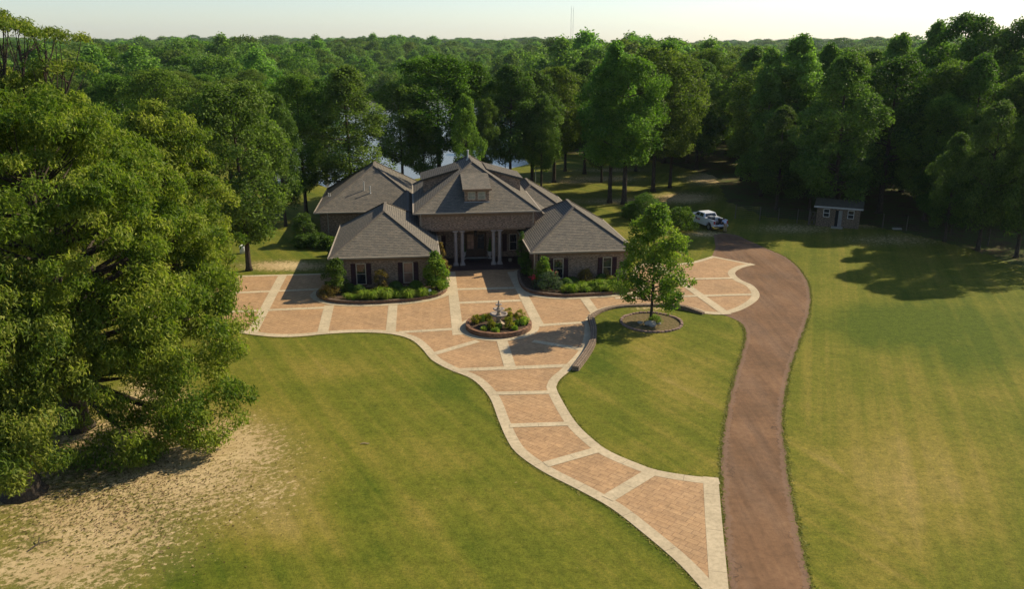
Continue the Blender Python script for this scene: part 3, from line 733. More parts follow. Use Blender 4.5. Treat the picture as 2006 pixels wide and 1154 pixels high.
# dark round tree left of the house
def solo(name, seed, px, py, top, wpx, z0, prof, mat, label, **kw):
    x, y = G(px, py); h = height_for(top, y); R = wpx/2/F*(y*cos(PITCH)+.3*(CAMZ-h*.5))/.95
    placed.append((x, y, R))
    return make_tree(name, seed, h, R, z0, prof, mat, label, loc=(x, y, -.05), **kw)
solo('dense_tree', 41, 488, 530, 168, 185, 3.3, 'oval', 'green', 'dense deep green tree with a bare straight trunk on the lawn left of the house', r0=.28, K=170, per=190, size=.27, rc=.22)
# ornamental tree in the ring
ot = make_tree('young_maple', 43, 9.3, 2.8, 1.6, 'maple', 'maple', 'bright green young maple in the stone ring in front of the right wing', loc=(*G(1275, 629), -.03), r0=.13, K=150, per=125, size=.18, rc=.19, jag=.38, aspect=.75)

# trees beyond the house, each where it stands in the photograph
for row in (
 ('green_oval',600,104,150,120,'mid green tree behind the dense deep green tree, left of the house'),
 ('dark_tall',560,96,185,90,'dark tree squeezed behind the dense deep green tree by the house'),
 ('green_tall',690,104,130,150,'tall tree with a pointed shaggy top directly behind the left rear roof'),
 ('olive_dome',455,122,160,150,'olive green broad tree above and behind the dense deep green tree'),
 ('olive_oval',330,118,140,130,'olive green tree seen between the oaks and the forest'),
 ('green_oval',250,125,150,140,'green tree partly covered by the oaks, near the utility pole'),
 ('dark_dome',640,132,160,120,'dark crown peeping over the pointed shaggy tree'),
 ('pond_oval',790,114,165,110,'dark tree on the pond bank behind the left shed dormer'),
 ('pond_oval',862,118,112,165,'large bright topped tree on the pond bank, tallest behind the main roof'),
 ('dark_high',832,116,205,80,'low dark tree in front of the pond left of the main roof peak'),
 ('green_tall',915,101,187,66,'small grey green tree just behind the peak of the main roof'),
 ('pond_oval',952,114,195,50,'narrow tree right of the roof peak with the pond behind it'),
 ('dark_high',1000,118,130,110,'dark tall tree with its trunk against the bright pond'),
 ('dark_high',1042,122,140,120,'dark broad tree right of the pond with several trunks near it'),
 ('pond_oval',925,121,125,100,'mid green round tree rising behind the small grey green tree'),
 ('olive_high',1085,128,135,120,'olive tinted tree with a dark trunk at the rear of the back lawn'),
 ('dark_high',1060,118,185,80,'small dark tree on the back lawn behind the right rear roof'),
 ('dark_high',1107,140,150,90,'slim dark tree on the far side of the back lawn'),
 ('dark_high',1145,137,120,110,'dark rounded tree behind the tall light green pair'),
 ('light_high',1194,111,82,120,'tallest light green tree with a pointed top on the back lawn'),
 ('green_high',1222,110,112,140,'mid green tree, right trunk of the pair on the back lawn'),
 ('olive_high',1279,120,100,140,'tall olive green tree on the back lawn behind the young maple'),
 ('olive_high',1312,123,112,115,'yellow green drooping tree at the right of the back lawn group'),
 ('light_tall',1300,150,78,110,'pale green tree standing behind the olive green pair'),
 ('olive_oval',1375,155,100,90,'dull green tree on the wood edge above the dirt track'),
 ('dark_dome',1178,128,170,70,'low dark tree half hidden behind the light green pair'),
 ('dark_dome',1245,140,150,90,'dark crown filling the gap behind the back lawn pair'),
 # the wood on the right
 ('light_high',1452,130,150,75,'light green tree above the parked truck'),
 ('light_cone',1490,116,95,110,'light green tree left of the tallest one in the right wood'),
 ('light_tall',1545,118,68,120,'tallest light green tree in the right wood, left of the shed'),
 ('light_cone',1595,122,85,100,'light green tree with a ragged top above the shed'),
 ('dark_tall',1520,106,210,100,'dark green tree at the fence left of the shed'),
 ('dark_dome',1585,106,230,100,'low dark tree behind the fence gate'),
 ('green_oval',1640,110,170,90,'mid green tree standing just behind the shed roof'),
 ('light_tall',1730,126,66,110,'light green crown on the skyline right of the far ridge'),
 ('dark_dome',1722,104,118,180,'big dark green layered tree directly behind the right end of the shed'),
 ('light_cone',1790,122,42,100,'pale green pointed crown on the skyline above the dark wood'),
 ('dark_dome',1850,116,36,170,'massive dark crown highest on the skyline at right'),
 ('green_oval',1810,99,190,120,'mid dark tree right of the layered tree, over the fence'),
 ('dark_tall',1880,100,110,130,'tall dark tree second from the right edge'),
 ('dark_dome',1960,112,40,170,'dark crown rising to the top at the right edge'),
 ('green_oval',1965,98,150,110,'dark green tree in front of the right edge crown'),
 ('dark_dome',1900,94,270,100,'low dark tree at the wood edge facing the lawn shadow'),
 ('dark_dome',1830,95,300,90,'low dark understory tree right of the fence end'),
 ('dark_tall',1850,88,262,95,'dark edge tree casting a long shadow on the far right lawn'),
 ('dark_dome',1915,84,205,120,'broad dark edge tree above the long lawn shadow'),
 ('dark_tall',2075,80,150,130,'tall tree just past the right edge, its crown side in view'),
 ('dark_dome',1990,81,190,120,'low dark tree at the right edge where the shadow meets the lawn'),
 ('dark_tall',2050,92,90,150,'dark tree whose side just enters at the right edge'),
 ('green_oval',2120,100,60,180,None),('dark_dome',2140,86,200,150,None)):
    if row[5] is None: continue
    tree_px(*row)

# forest: individual crowns close by, one mass beyond
def spread_points(n, region, dmin, seed, keep):
    r_ = np.random.default_rng(seed); out = []; cell = {}
    for _ in range(n*60):
        p = region(r_); x, y = p
        if not keep(x, y): continue
        c = (int(x//dmin), int(y//dmin)); okk = True
        for i in (-1, 0, 1):
            for j in (-1, 0, 1):
                for q in cell.get((c[0]+i, c[1]+j), ()):
                    if (q[0]-x)**2+(q[1]-y)**2 < dmin*dmin: okk = False
        if okk:
            cell.setdefault(c, []).append((x, y)); out.append((x, y))
            if len(out) >= n: break
    return out
def keep(x, y):
    if not bool(forest_mask(np.array([x]), np.array([y]))[0]): return False
    if y < 138 and 15 < x < 37: return False
    if bool(in_poly(np.array([x]), np.array([y]), grow(POND, 1.1))[0]): return False
    return all((x-q[0])**2+(y-q[1])**2 > (max(2.5, q[2]*.75))**2 for q in placed)
def wedge(lo, hi, a0=-.66, a1=.68):
    def f(r_):
        d = sqrt(lo*lo+(hi*hi-lo*lo)*r_.random()); return (d*(a0+(a1-a0)*r_.random()), d)
    return f
keys = [k for k in KINDS if not k.startswith('pond') and not k.endswith('high')]
near = spread_points(150, wedge(98, 215), 8.2, 3, keep) 
near.sort(key=lambda p: p[1])
for x, y in near:
    k = random.choice(keys); H_ = random.uniform(13.5, 18.5) - (2.5 if x < 20 else 0) + (2.0 if x > 35 else 0)
    plant_tree(k, x, y, H_, random.uniform(4.2, 6.0), 'leafy tree in the closed canopy of the forest beyond the clearing', 'forest trees beyond the clearing')
    placed.append((x, y, 4))
PG = grow(POND, 1.03)
rest = spread_points(2600, wedge(212, 700), 10.5, 4, lambda x, y: not bool(in_poly(np.array([x]), np.array([y]), PG)[0]))
rest2 = spread_points(6000, wedge(700, 2600, -.66, .68), 21, 5, lambda x, y: True)
LODC = bpy.data.collections.new('canopy_kinds')
for i, (kd, prof, R, h) in enumerate((('green','oval',5.6,17),('dark','dome',6.2,16),('light','tall',5.0,18),('olive','dome',6,16),('green','dome',6.2,17),('light','oval',5.5,17))):
    me_, _c = crown_mesh('far_crown', np.random.default_rng(60+i), 3, h, R, prof, K=60, per=70, size=.62, rc=.27)
    me_.materials.append(M[kd]); ob = bpy.data.objects.new('far_crown', me_); LODC.objects.link(ob)
P = rest+rest2; r = np.random.default_rng(9)
pts = np.array([(x, y, th(x, y)) for x, y in P]); D_ = np.hypot(pts[:, 0], pts[:, 1])
sc_ = (.72+.55*r.random(len(pts)))*np.where(D_ > 700, 1.0, .95); wide = np.where(D_ > 700, 1.9, 1.12)
me = bpy.data.meshes.new('distant_woods'); me.from_pydata([tuple(p) for p in pts], [], [])
me.attributes.new('rot', 'FLOAT', 'POINT').data.foreach_set('value', (r.random(len(pts))*6.28).astype(np.float32))
me.attributes.new('pick', 'INT', 'POINT').data.foreach_set('value', r.integers(0, 6, len(pts)).astype(np.int32))
sc_ = sc_*(1+.22*np.sin(pts[:, 0]/47+pts[:, 1]/90)*np.sin(pts[:, 1]/61-pts[:, 0]/110)+.12*np.sin(pts[:, 0]/23)+.14*(r.random(len(pts)) > .93))
sv = np.stack([sc_*wide, sc_*wide, sc_*(.9+.2*r.random(len(pts)))], -1)
me.attributes.new('size', 'FLOAT_VECTOR', 'POINT').data.foreach_set('vector', sv.astype(np.float32).ravel())
woods = link_mesh('distant_woods', me)
tag(woods, 'distant green woods stretching to the horizon', 'woods', None, 'stuff')
ng = bpy.data.node_groups.new('scatter_crowns', 'GeometryNodeTree')
ng.interface.new_socket('Geometry', in_out='INPUT', socket_type='NodeSocketGeometry'); ng.interface.new_socket('Geometry', in_out='OUTPUT', socket_type='NodeSocketGeometry')
gi = ng.nodes.new('NodeGroupInput'); go = ng.nodes.new('NodeGroupOutput')
ci = ng.nodes.new('GeometryNodeCollectionInfo'); ci.inputs['Collection'].default_value = LODC
ci.inputs['Separate Children'].default_value = True; ci.inputs['Reset Children'].default_value = True
ip = ng.nodes.new('GeometryNodeInstanceOnPoints'); ip.inputs['Pick Instance'].default_value = True
def named(nm, ty):
    q = ng.nodes.new('GeometryNodeInputNamedAttribute'); q.data_type = ty; q.inputs['Name'].default_value = nm; return q.outputs['Attribute']
cx = ng.nodes.new('ShaderNodeCombineXYZ'); ng.links.new(named('rot', 'FLOAT'), cx.inputs[2])
ng.links.new(gi.outputs[0], ip.inputs['Points']); ng.links.new(ci.outputs[0], ip.inputs['Instance'])
ng.links.new(named('pick', 'INT'), ip.inputs['Instance Index']); ng.links.new(cx.outputs[0], ip.inputs['Rotation']); ng.links.new(named('size', 'FLOAT_VECTOR'), ip.inputs['Scale'])
ng.links.new(ip.outputs[0], go.inputs[0])
md = woods.modifiers.new('scatter', 'NODES'); md.node_group = ng

# ------------------------------------------------------------------ the house
house = empty('brick_house', (HO[0], HO[1], 0), HA, 'sprawling brown brick house with grey shingled hip roofs and a columned porch', 'house')
PT = .655
def hip_roof(name, u0, u1, v0, v1, ze, parent, th_=.16):
    """hip roof with ridge along the longer side, uv in metres"""
    hw = (u1-u0)/2; hd = (v1-v0)/2; m = min(hw, hd); zr = ze+PT*m
    if hd >= hw: A_ = (u0+hw, v0+m, zr); B_ = (u0+hw, v1-m, zr)
    else: A_ = (u0+m, v0+hd, zr); B_ = (u1-m, v0+hd, zr)
    c = [(u0,v0,ze),(u1,v0,ze),(u1,v1,ze),(u0,v1,ze)]; sl = sqrt(1+PT*PT)
    mb = MB()
    def face(pts, d):           # d: outward horizontal direction
        e = (-d[1], d[0]); base = min(p[2] for p in pts)
        uv = [(p[0]*e[0]+p[1]*e[1]+11, (p[2]-base)/PT*sl) for p in pts]
        mb.add(pts, [tuple(range(len(pts)))], [uv])
    if hd >= hw:
        face([c[0], c[1], A_], (0,-1)); face([c[1], c[2], B_, A_], (1,0)); face([c[2], c[3], B_], (0,1)); face([c[3], c[0], A_, B_], (-1,0))
    else:
        face([c[0], c[1], B_, A_], (0,-1)); face([c[1], c[2], B_], (1,0)); face([c[2], c[3], A_, B_], (0,1)); face([c[3], c[0], A_], (-1,0))
    ro = mb.build('roof', M['shingle'], parent)
    cap = MB(); up = Vector((0, 0, .03))
    hips = [(c[0], A_), (c[1], A_ if hd >= hw else B_), (c[2], B_), (c[3], B_ if hd >= hw else A_), (A_, B_)]
    for p, q in hips: cap.bar(Vector(p)+up*.5, Vector(q)+up, .26, .05)
    cap.build('ridge_cap', M['ridge'], ro)
    g_ = MB(); w = .12; zz = ze+.02
    g_.box(u0-w, u1+w, v0-w, v0, ze-.11, zz); g_.box(u0-w, u1+w, v1, v1+w, ze-.11, zz)
    g_.box(u0-w, u0, v0, v1, ze-.11, zz); g_.box(u1, u1+w, v0, v1, ze-.11, zz)
    g_.build('gutter', M['gutter'], ro)
    e_ = MB(); e_.box(u0+.01, u1-.01, v0+.01, v1-.01, ze-.14, ze-.01); e_.build('soffit', M['trim'], ro)
    return ro
def walls(u0, u1, v0, v1, z0, z1):
    w = MB(); w.box(u0, u1, v0, v1, z0, z1); return w.build('wall', M['brick'], house)
def frieze(u0, u1, v0, z0, z1):
    f = MB(); f.box(u0-.04, u1+.04, v0-.04, v0+.2, z0, z1); f.build('frieze', M['trim'], house)
rLW = hip_roof('roof', -9.55, 0, 0, 13.8, 3.1, house)
rRW = hip_roof('roof', 8.2, 17.72, -.05, 13.2, 3.1, house)
rMA = hip_roof('roof', -2.07, 10.1, 6.9, 24.0, 5.5, house)
rRL = hip_roof('roof', -12.95, -.15, 20.4, 36.5, 3.12, house)
rRR = hip_roof('roof', 6.5, 15.3, 14.4, 27.6, 3.14, house)
def gable(u0, u1, v0, v1, ze):
    mb = MB(); m = (u0+u1)/2; zr = ze+PT*(u1-u0)/2; sl = sqrt(1+PT*PT)*(u1-u0)/2
    mb.add([(u0,v0,ze),(u0,v1,ze),(m,v1,zr),(m,v0,zr)], [(3,2,1,0)], [[(v0,sl),(v1,sl),(v1,0),(v0,0)]])
    mb.add([(u1,v0,ze),(u1,v1,ze),(m,v1,zr),(m,v0,zr)], [(0,1,2,3)], [[(v0,0),(v1,0),(v1,sl),(v0,sl)]])
    mb.add([(u0+.3,v0+.01,ze),(u1-.3,v0+.01,ze),(m,v0+.01,zr-.15)], [(0,1,2)], [[(0,0),(1,0),(1,1)]])
    ro = mb.build('roof', M['shingle'], house)
    cp = MB(); cp.bar((m,v0,zr+.02),(m,v1,zr+.02),.26,.05); cp.build('ridge_cap', M['ridge'], ro)
gable(-5.35, -.03, 8.6, 23.4, 3.06); gable(8.1, 13.4, 8.5, 18.5, 3.06)
walls(-9.05, -.5, .5, 13.2, 0, 2.97); walls(8.7, 17.2, .45, 12.7, 0, 2.97)
walls(-1.6, 9.6, 10.3, 23.5, 0, 3.9); walls(-1.603, 9.603, 7.3, 23.503, 3.75, 5.36)
walls(-12.45, -.65, 20.9, 36, 0, 2.98); walls(7.0, 14.8, 14.9, 27.1, 0, 2.99); walls(-4.9, -.52, 12.5, 21.2, 0, 2.95)
frieze(-9.05, -.5, .5, 2.62, 2.965); frieze(8.7, 17.2, .45, 2.62, 2.965); frieze(-1.6, 9.6, 7.3, 5.02, 5.355); frieze(-12.45, -.65, 20.9, 2.7, 2.975)
# water table: a soldier course sill line
# porch
p_ = MB(); p_.box(-.45, 8.65, 5.65, 10.3, 0, .12); p_.build('porch_floor', plain('dark_porch_tile', (.06,.035,.03), .6, .3, 4), house)
c_ = MB(); c_.box(-.48, 8.68, 7.32, 10.28, 3.70, 3.747); c_.build('porch_ceiling', M['trim'], house)
l_ = MB(); l_.box(-.5, 8.7, 7.28, 7.6, 3.60, 3.745); l_.build('lintel', M['trim'], house)
for u in (1.85, 2.5, 5.56, 6.17):
    m_ = MB(); m_.lathe([(.175,.42),(.18,1.4),(.165,2.6),(.15,3.36)], (u, 7.45, 0), 20); co = m_.build('column', M['column'], house, True)
    b_ = MB(); b_.box(u-.26, u+.26, 7.19, 7.71, .12, .26); b_.lathe([(.25,.26),(.25,.34),(.2,.40),(.176,.43),(0,.43)], (u,7.45,0), 20); b_.build('column_base', M['column'], co)
    b_ = MB(); b_.lathe([(0,3.35),(.16,3.35),(.2,3.44),(.24,3.5),(0,3.5)], (u,7.45,0), 20); b_.box(u-.26, u+.26, 7.19, 7.71, 3.5, 3.598); b_.build('column_capital', M['column'], co)
# front door with side lights
f_ = MB()
f_.box(2.95, 3.05, 10.16, 10.3, .12, 2.75); f_.box(5.0, 5.1, 10.16, 10.3, .12, 2.75); f_.box(3.05, 5.0, 10.16, 10.3, 2.65, 2.75)
f_.box(3.95, 4.1, 10.17, 10.3, .12, 2.65)
df = f_.build('door_frame', M['wood'], house)
for a in (3.05, 4.1):
    d_ = MB(); d_.box(a+.01, a+.89, 10.22, 10.29, .13, 1.05); d_.box(a+.01, a+.13, 10.22, 10.29, 1.05, 2.64); d_.box(a+.77, a+.89, 10.22, 10.29, 1.05, 2.64); d_.box(a+.13, a+.77, 10.22, 10.29, 2.5, 2.64)
    d_.box(a+.43, a+.46, 10.21, 10.23, 1.05, 2.5); d_.box(a+.13, a+.77, 10.21, 10.23, 1.75, 1.78)
    do = d_.build('door', M['wood'], house)
    g_ = MB(); g_.box(a+.13, a+.77, 10.25, 10.27, 1.05, 2.5); g_.build('door_glass', M['curtain_and_lit_glass' if a < 4 else 'glass'], do)  # left pane's brighter brown is painted in for its lit look
    h_ = MB(); h_.box(a+(.8 if a < 4 else .05), a+(.85 if a < 4 else .1), 10.17, 10.22, .95, 1.25); h_.build('door_handle', M['black'], do)
s_ = MB(); s_.box(2.7, 5.35, 9.85, 10.29, .12, .2); s_.build('door_step', M['slab'], house)
# hanging lantern
la = MB(); la.bar((3.9,8.6,3.7),(3.9,8.6,3.35),.025); la.lathe([(0,3.36),(.05,3.33),(.17,3.22),(.17,3.2),(.0,3.2)], (3.9,8.6,0), 6); la.lathe([(.0,2.74),(.1,2.76),(.1,2.8),(0,2.8)], (3.9,8.6,0), 6)
for k in range(6): la.bar((3.9+.1*cos(k*pi/3),8.6+.1*sin(k*pi/3),2.78),(3.9+.15*cos(k*pi/3),8.6+.15*sin(k*pi/3),3.2),.018)
lo_ = la.build('lantern', M['black'], house)
lg = MB(); lg.lathe([(.09,2.8),(.135,3.19)], (3.9,8.6,0), 6); lg.build('lantern_glass', M['glass'], lo_)
def window(u0, u1, v, z0, z1, glass='glass', shutters=True, parent=None, sash=True, sw=.42):
    w = MB(); t_ = .07
    w.box(u0, u0+t_, v-.06, v+.05, z0, z1); w.box(u1-t_, u1, v-.06, v+.05, z0, z1)
    w.box(u0+t_, u1-t_, v-.06, v+.05, z1-t_, z1); w.box(u0+t_, u1-t_, v-.06, v+.05, z0, z0+t_)
    if sash: w.box(u0+t_, u1-t_, v-.045, v-.01, (z0+z1)/2-.02, (z0+z1)/2+.02)
    wo = w.build('window', M['frame'], parent or house)
    g_ = MB(); g_.box(u0+t_, u1-t_, v-.03, v+.04, z0+t_, z1-t_)
    if parent is None: g_.build('pane', M[glass], wo)
    else: g_.build('pane', M[glass], parent)
    if parent is None:
        s_ = MB(); s_.box(u0-.06, u1+.06, v-.11, v+.03, z0-.09, z0-.002); s_.build('sill', M['brickcurb'], wo)
    if shutters:
        for a in (u0-sw-.03, u1+.03):
            s_ = MB(); s_.box(a, a+.06, v-.05, v+.02, z0, z1); s_.box(a+sw-.06, a+sw, v-.05, v+.02, z0, z1)
            for zz in (z0, (z0+z1)/2-.04, z1-.08): s_.box(a+.06, a+sw-.06, v-.05, v+.02, zz, zz+.08)
            zz = z0+.09
            while zz < z1-.12:
                s_.prism([(a+.06,v-.035,zz),(a+.06,v-.005,zz+.05),(a+.06,v+.01,zz+.05),(a+.06,v-.02,zz)], (sw-.12,0,0)); zz += .055
            s_.build('shutter', M['shutter'], house)
    return wo
window(-7.32, -6.45, .5, .5, 2.43); window(-3.2, -2.3, .5, .5, 2.42, 'curtain_and_lit_glass')
window(10.32, 11.24, .45, .46, 2.36); window(14.88, 15.74, .45, .44, 2.34)
window(-.1, .55, 10.3, .75, 2.5, 'blind_glass', True); window(7.45, 8.25, 10.3, .75, 2.5, 'glass', False)
s_ = MB(); s_.box(6.75, 7.2, 10.24, 10.33, .7, 2.5); s_.build('shutter', M['shutter'], house)
# wall lantern right of the door
wl = MB(); wl.box(6.35, 6.5, 10.12, 10.3, 1.75, 2.15); wl.lathe([(0,2.28),(.11,2.15),(0,2.15)], (6.425,10.2,0), 6); wl.build('wall_lantern', M['black'], house)
# downspouts
for u, v, z in ((-8.4,.42,2.97),(-.42,.6,2.97),(8.6,.5,2.97),(-1.45,7.22,5.36),(9.45,7.22,5.36),(-11.6,20.82,2.97),(8.95,.37,2.97)):
    d_ = MB(); zb = .05 if z < 4 else 4.25; d_.box(u-.045, u+.045, v-.05, v+.03, zb, z-.1); d_.bar((u, v-.02, z-.1),(u, v-.32, z+.02), .08); d_.build('downspout', M['gutter'] if u not in (8.95,) else M['black'], house)
# front dormer: low brick box with two windows and a long shed roof
dm = MB(); dm.prism([(2.86,8.15,6.2),(2.86,8.15,7.47),(2.86,11.35,8.35),(2.86,11.35,8.1)], (2.36,0,0)); d1 = dm.build('dormer', M['brick'], house)
def slab_roof(a, b, along, parent, w0=.1):
    """thin sloping roof slab: edge a (low) to edge b (high), extruded by vector along"""
    mb = MB(); a = Vector(a); b = Vector(b); al = Vector(along); L_ = (b-a).length; W = al.length
    up = Vector((0,0,w0))
    mb.add([a+up, a+al+up, b+al+up, b+up], [(0,1,2,3)] , [[(0,0),(W,0),(W,L_),(0,L_)]])
    mb.add([a, a+al, b+al, b, a+up, a+al+up, b+al+up, b+up], [(0,3,2,1),(0,1,5,4),(1,2,6,5),(2,3,7,6),(3,0,4,7)])
    return mb.build('dormer_roof', M['shingle'], parent)
slab_roof((2.66,7.82,7.47),(2.66,11.5,8.46),(2.76,0,0), d1, .09)
t_ = MB(); t_.box(2.62, 5.46, 7.74, 7.82, 7.40, 7.57); t_.box(2.8, 5.28, 8.06, 8.2, 7.28, 7.44); t_.build('dormer_trim', M['trim'], d1)
a_ = MB(); a_.box(2.8, 5.28, 8.0, 8.16, 6.14, 6.27); a_.build('flashing', plain('lead_flashing', (.3,.31,.33), .5), d1)
window(3.16, 3.9, 8.13, 6.5, 7.27, 'blind_glass', False, d1); window(4.12, 4.88, 8.13, 6.5, 7.27, 'blind_glass', False, d1)
# side shed dormers
dl = MB(); dl.prism([(-1.0,13.9,6.1),(-1.0,13.9,7.45),(2.5,13.9,8.42),(2.5,13.9,8.3)], (0,4.4,0)); d2 = dl.build('dormer', M['brick'], house)
slab_roof((-1.28,13.65,7.42),(2.6,13.65,8.5),(0,4.9,0), d2, .2)
dr = MB(); dr.prism([(9.03,13.9,6.1),(9.03,13.9,7.42),(5.6,13.9,8.38),(5.6,13.9,8.3)][::-1], (0,4.4,0)); d3 = dr.build('dormer', M['brick'], house)
slab_roof((9.3,13.65,7.4),(5.5,13.65,8.46),(0,4.9,0), d3, .2)
# pipes on the roofs, chimney flue on the ridge
for rf, u, v, z, h_, rr_ in ((rRL,-7.6,23.3,4.9,1.05,.05),(rRL,-6.9,22.9,4.65,.85,.06),(rRL,-12.0,27,3.7,.4,.05),(rRL,-11.7,26,3.9,.3,.05),(rMA,3.75,15.9,9.3,.95,.09),(rMA,9.2,20,6.1,.35,.05),(rRR,13.5,17,4.2,.35,.05),(rLW,-1.3,9.5,3.9,.35,.05)):
    q = MB(); q.lathe([(rr_*2.2,-.2),(rr_*2,.05),(rr_,.12),(rr_,h_),(rr_*1.3,h_),(rr_*1.3,h_+.06),(0,h_+.06)], (u,v,z), 10); q.build('vent_pipe', M['pvc'], rf)

# ------------------------------------------------------------------ beds, walls, fountain
def z_of(P, f): return [f(i/(len(P)-1)) for i in range(len(P))]
def curved_wall(name, P, w, z, mat, label, cat='wall'):
    mb = ribbon(P, -w/2, w/2, z, None, False, -.02); o = mb.build(name, mat); tag(o, label, cat); return o
for P, in_, lb in ((bedL, toW(-.5, .6), 'low curved brick edging wall around the left flower bed'), (bedR, toW(8.6, .6), 'low curved brick edging wall around the right flower bed')):
    mb = ribbon(P, 0, .22, .32, None, False, -.02); tag(mb.build('brick_edging_wall', M['brickcurb']), lb, 'wall')
bl_ = [(x, y) for x, y in bedL] + [toW(-.5, .5), toW(-9.0, .5)]
s1 = poly_sheet('soil', bl_, .2, M['mulch'], 'structure')
br_ = [(x, y) for x, y in bedR] + [toW(17.2, .45), toW(8.7, .45)]
s2 = poly_sheet('soil', br_, .2, M['mulch'], 'structure')
# curved block wall and low curb on the island lawn
w1 = catmull(gp([(1127,727),(1146,702),(1159,680),(1163,662),(1162,645),(1157,628)]), .4)
curved_wall('block_wall', w1, .46, z_of(w1, lambda t: .34 if t < .55 else .4 if t < .93 else .5), M['walling'], 'curved weathered block wall beside the drive, on the edge of the island lawn')
w2 = catmull(gp([(1156,624),(1175,612),(1203,604),(1232,600.5),(1268,599.5)]), .4)
curved_wall('block_curb', w2, .4, .16, M['walling'], 'low curved block curb linking the two walls behind the young maple', 'curb')
w3 = catmull(gp([(1268,599.5),(1300,600.5),(1330,605),(1355,610),(1378,616)]), .4)
curved_wall('block_wall', w3, .35, z_of(w3, lambda t: .14+.2*min(1, t*1.8) if t < .7 else .34-.6*(t-.7)), M['walling'], 'short dark block wall right of the young maple, ending at the pavement')
# fountain ring
tag(ribbon(circ(FC, 2.42), -.13, .13, .42, None, True, -.02).build('round_edging_wall', M['brickcurb']), 'circular low brick wall around the fountain bed', 'wall')
poly_sheet('soil', circ(FC, 2.3), .25, M['mulch'])
fo = empty('fountain', (FC[0]+.0, FC[1]+.05, .25), .35, 'three tiered cast stone fountain in the round bed', 'fountain')
q = MB(); q.box(-.42,.42,-.42,.42,-.02,.1); q.lathe([(.33,.1),(.33,.16),(.24,.22),(0,.22)]); q.build('plinth', M['caststone'], fo)
q = MB(); q.lathe([(0,.2),(.22,.2),(.17,.35),(.2,.5),(.24,.62),(0,.64)]); q.build('pedestal', M['caststone'], fo, True)
q = MB(); q.lathe([(0,.62),(.2,.64),(.5,.72),(.67,.82),(.68,.88),(.60,.88),(.52,.80),(.2,.76),(0,.76)], n=32); q.build('lower_bowl', M['bowl'], fo, True)
q = MB(); q.lathe([(0,.74),(.17,.75),(.19,.8),(.15,.92),(.11,1.02),(.13,1.1),(0,1.12)]); q.build('middle_stem', M['caststone'], fo, True)
q = MB(); q.lathe([(0,1.1),(.15,1.12),(.36,1.2),(.45,1.28),(.4,1.3),(.3,1.24),(0,1.22)], n=28); q.build('middle_bowl', M['bowl'], fo, True)
q = MB(); q.lathe([(0,1.2),(.13,1.2),(.15,1.28),(.09,1.42),(.07,1.52),(0,1.53)]); q.build('upper_stem', M['caststone'], fo, True)
q = MB(); q.lathe([(0,1.5),(.08,1.52),(.22,1.58),(.26,1.64),(.22,1.65),(.15,1.61),(0,1.6)]); q.build('upper_bowl', M['bowl'], fo, True)
q = MB(); q.lathe([(0,1.58),(.07,1.6),(.09,1.66),(.04,1.72),(.06,1.78),(.07,1.83),(.03,1.9),(.01,1.97),(0,1.98)], n=14); q.build('finial', M['bowl'], fo, True)

# ------------------------------------------------------------------ shrubs and flowers
def shrub_proto(name, seed, h, R, prof, mat, K=26, per=90, size=.12, rc=.32, jag=.3, aspect=.6, label=None, loc=(0,0,0), group=None, stem=True):
    r = np.random.default_rng(seed); root = empty(name, loc, 0, label, 'shrub', group)
    me_, cen = crown_mesh('foliage', r, h*.06, h, R, prof, K, per, size, rc, aspect, 0, jag)
    link_mesh('foliage', me_, M[mat], root)
    if stem: limbs_mb(r, h*.7, .035+.02*h, cen, nl=8, low=.05).build('stem', M['bark'], root, True)
    return root
def rest(o): return o
LB = lambda u, v: (*toW(u, v), .2)
# tall shrubs at the bed ends
shrub_proto('evergreen_shrub', 51, 3.0, .95, 'tall', 'shrub', 40, 130, .15, label='upright rounded shrub at the left end of the left flower bed', loc=LB(-8.95, -.9))
shrub_proto('evergreen_shrub', 52, 3.3, 1.3, 'cone', 'maple', 46, 130, .17, .3, .45, label='big bright green pointed shrub at the right corner of the left wing', loc=LB(-.35, -1.0))
shrub_proto('evergreen_shrub', 53, 2.5, 1.0, 'cone', 'maple', 40, 130, .15, .3, .4, label='bright green pointed shrub at the left corner of the right wing', loc=LB(9.2, -.8))
for u, v, h, R, l in ((.25, 2.2, 1.9, .6, 'bronze green bush beside the big pointed shrub'), (.3, 4.0, 3.1, .42, 'tallest slim golden conifer at the porch edge'), (-.35, 4.3, 2.6, .35, 'slim golden conifer left of the tallest one by the porch')):
    shrub_proto('conifer_shrub' if R < .5 else 'bronze_shrub', int(60+h*10), h, R, 'cone' if R < .5 else 'oval', 'bronze', 26, 110, .1, .4, label=l, loc=LB(u, v))
shrub_proto('conifer_shrub', 71, 3.6, .42, 'cone', 'dark', 30, 110, .1, .4, label='tall narrow dark conifer on the right side of the porch', loc=LB(8.05, 5.2))
shrub_proto('conifer_shrub', 75, 2.2, .6, 'cone', 'dark', 30, 110, .1, .4, label='dark conifer in shade beside the right wing wall', loc=LB(8.15, 2.6))
shrub_proto('rose_bush', 54, 1.35, 1.05, 'dome', 'rose', 34, 110, .11, label='grey green rose bush at the left end of the right flower bed', loc=LB(9.55, -1.8))
for u, v, l in ((8.1, -1.6, 'red flower cluster low at the left end of the right bed'), (10.15, -1.2, 'red flower cluster on the rose bush near the window')):
    r = np.random.default_rng(int(u*10)); cen = r.normal(size=(7, 3))*.16+np.array([0, 0, .95 if u < 9 else 1.2])
    V, t, n = clump_leaves(r, cen, np.full(7, .1), 22, .07, .9)
    root = empty('rose_bloom', LB(u, v), 0, l, 'flowers'); link_mesh('petals', quads_mesh('petals', V, n, t), plain('red_petals' if u < 9 else 'pink_petals', (.5,.03,.05), .5), root)
    q = MB(); [q.bar((0,0,0), tuple(c), .02) for c in cen]; q.build('stem', M['bark'], root)
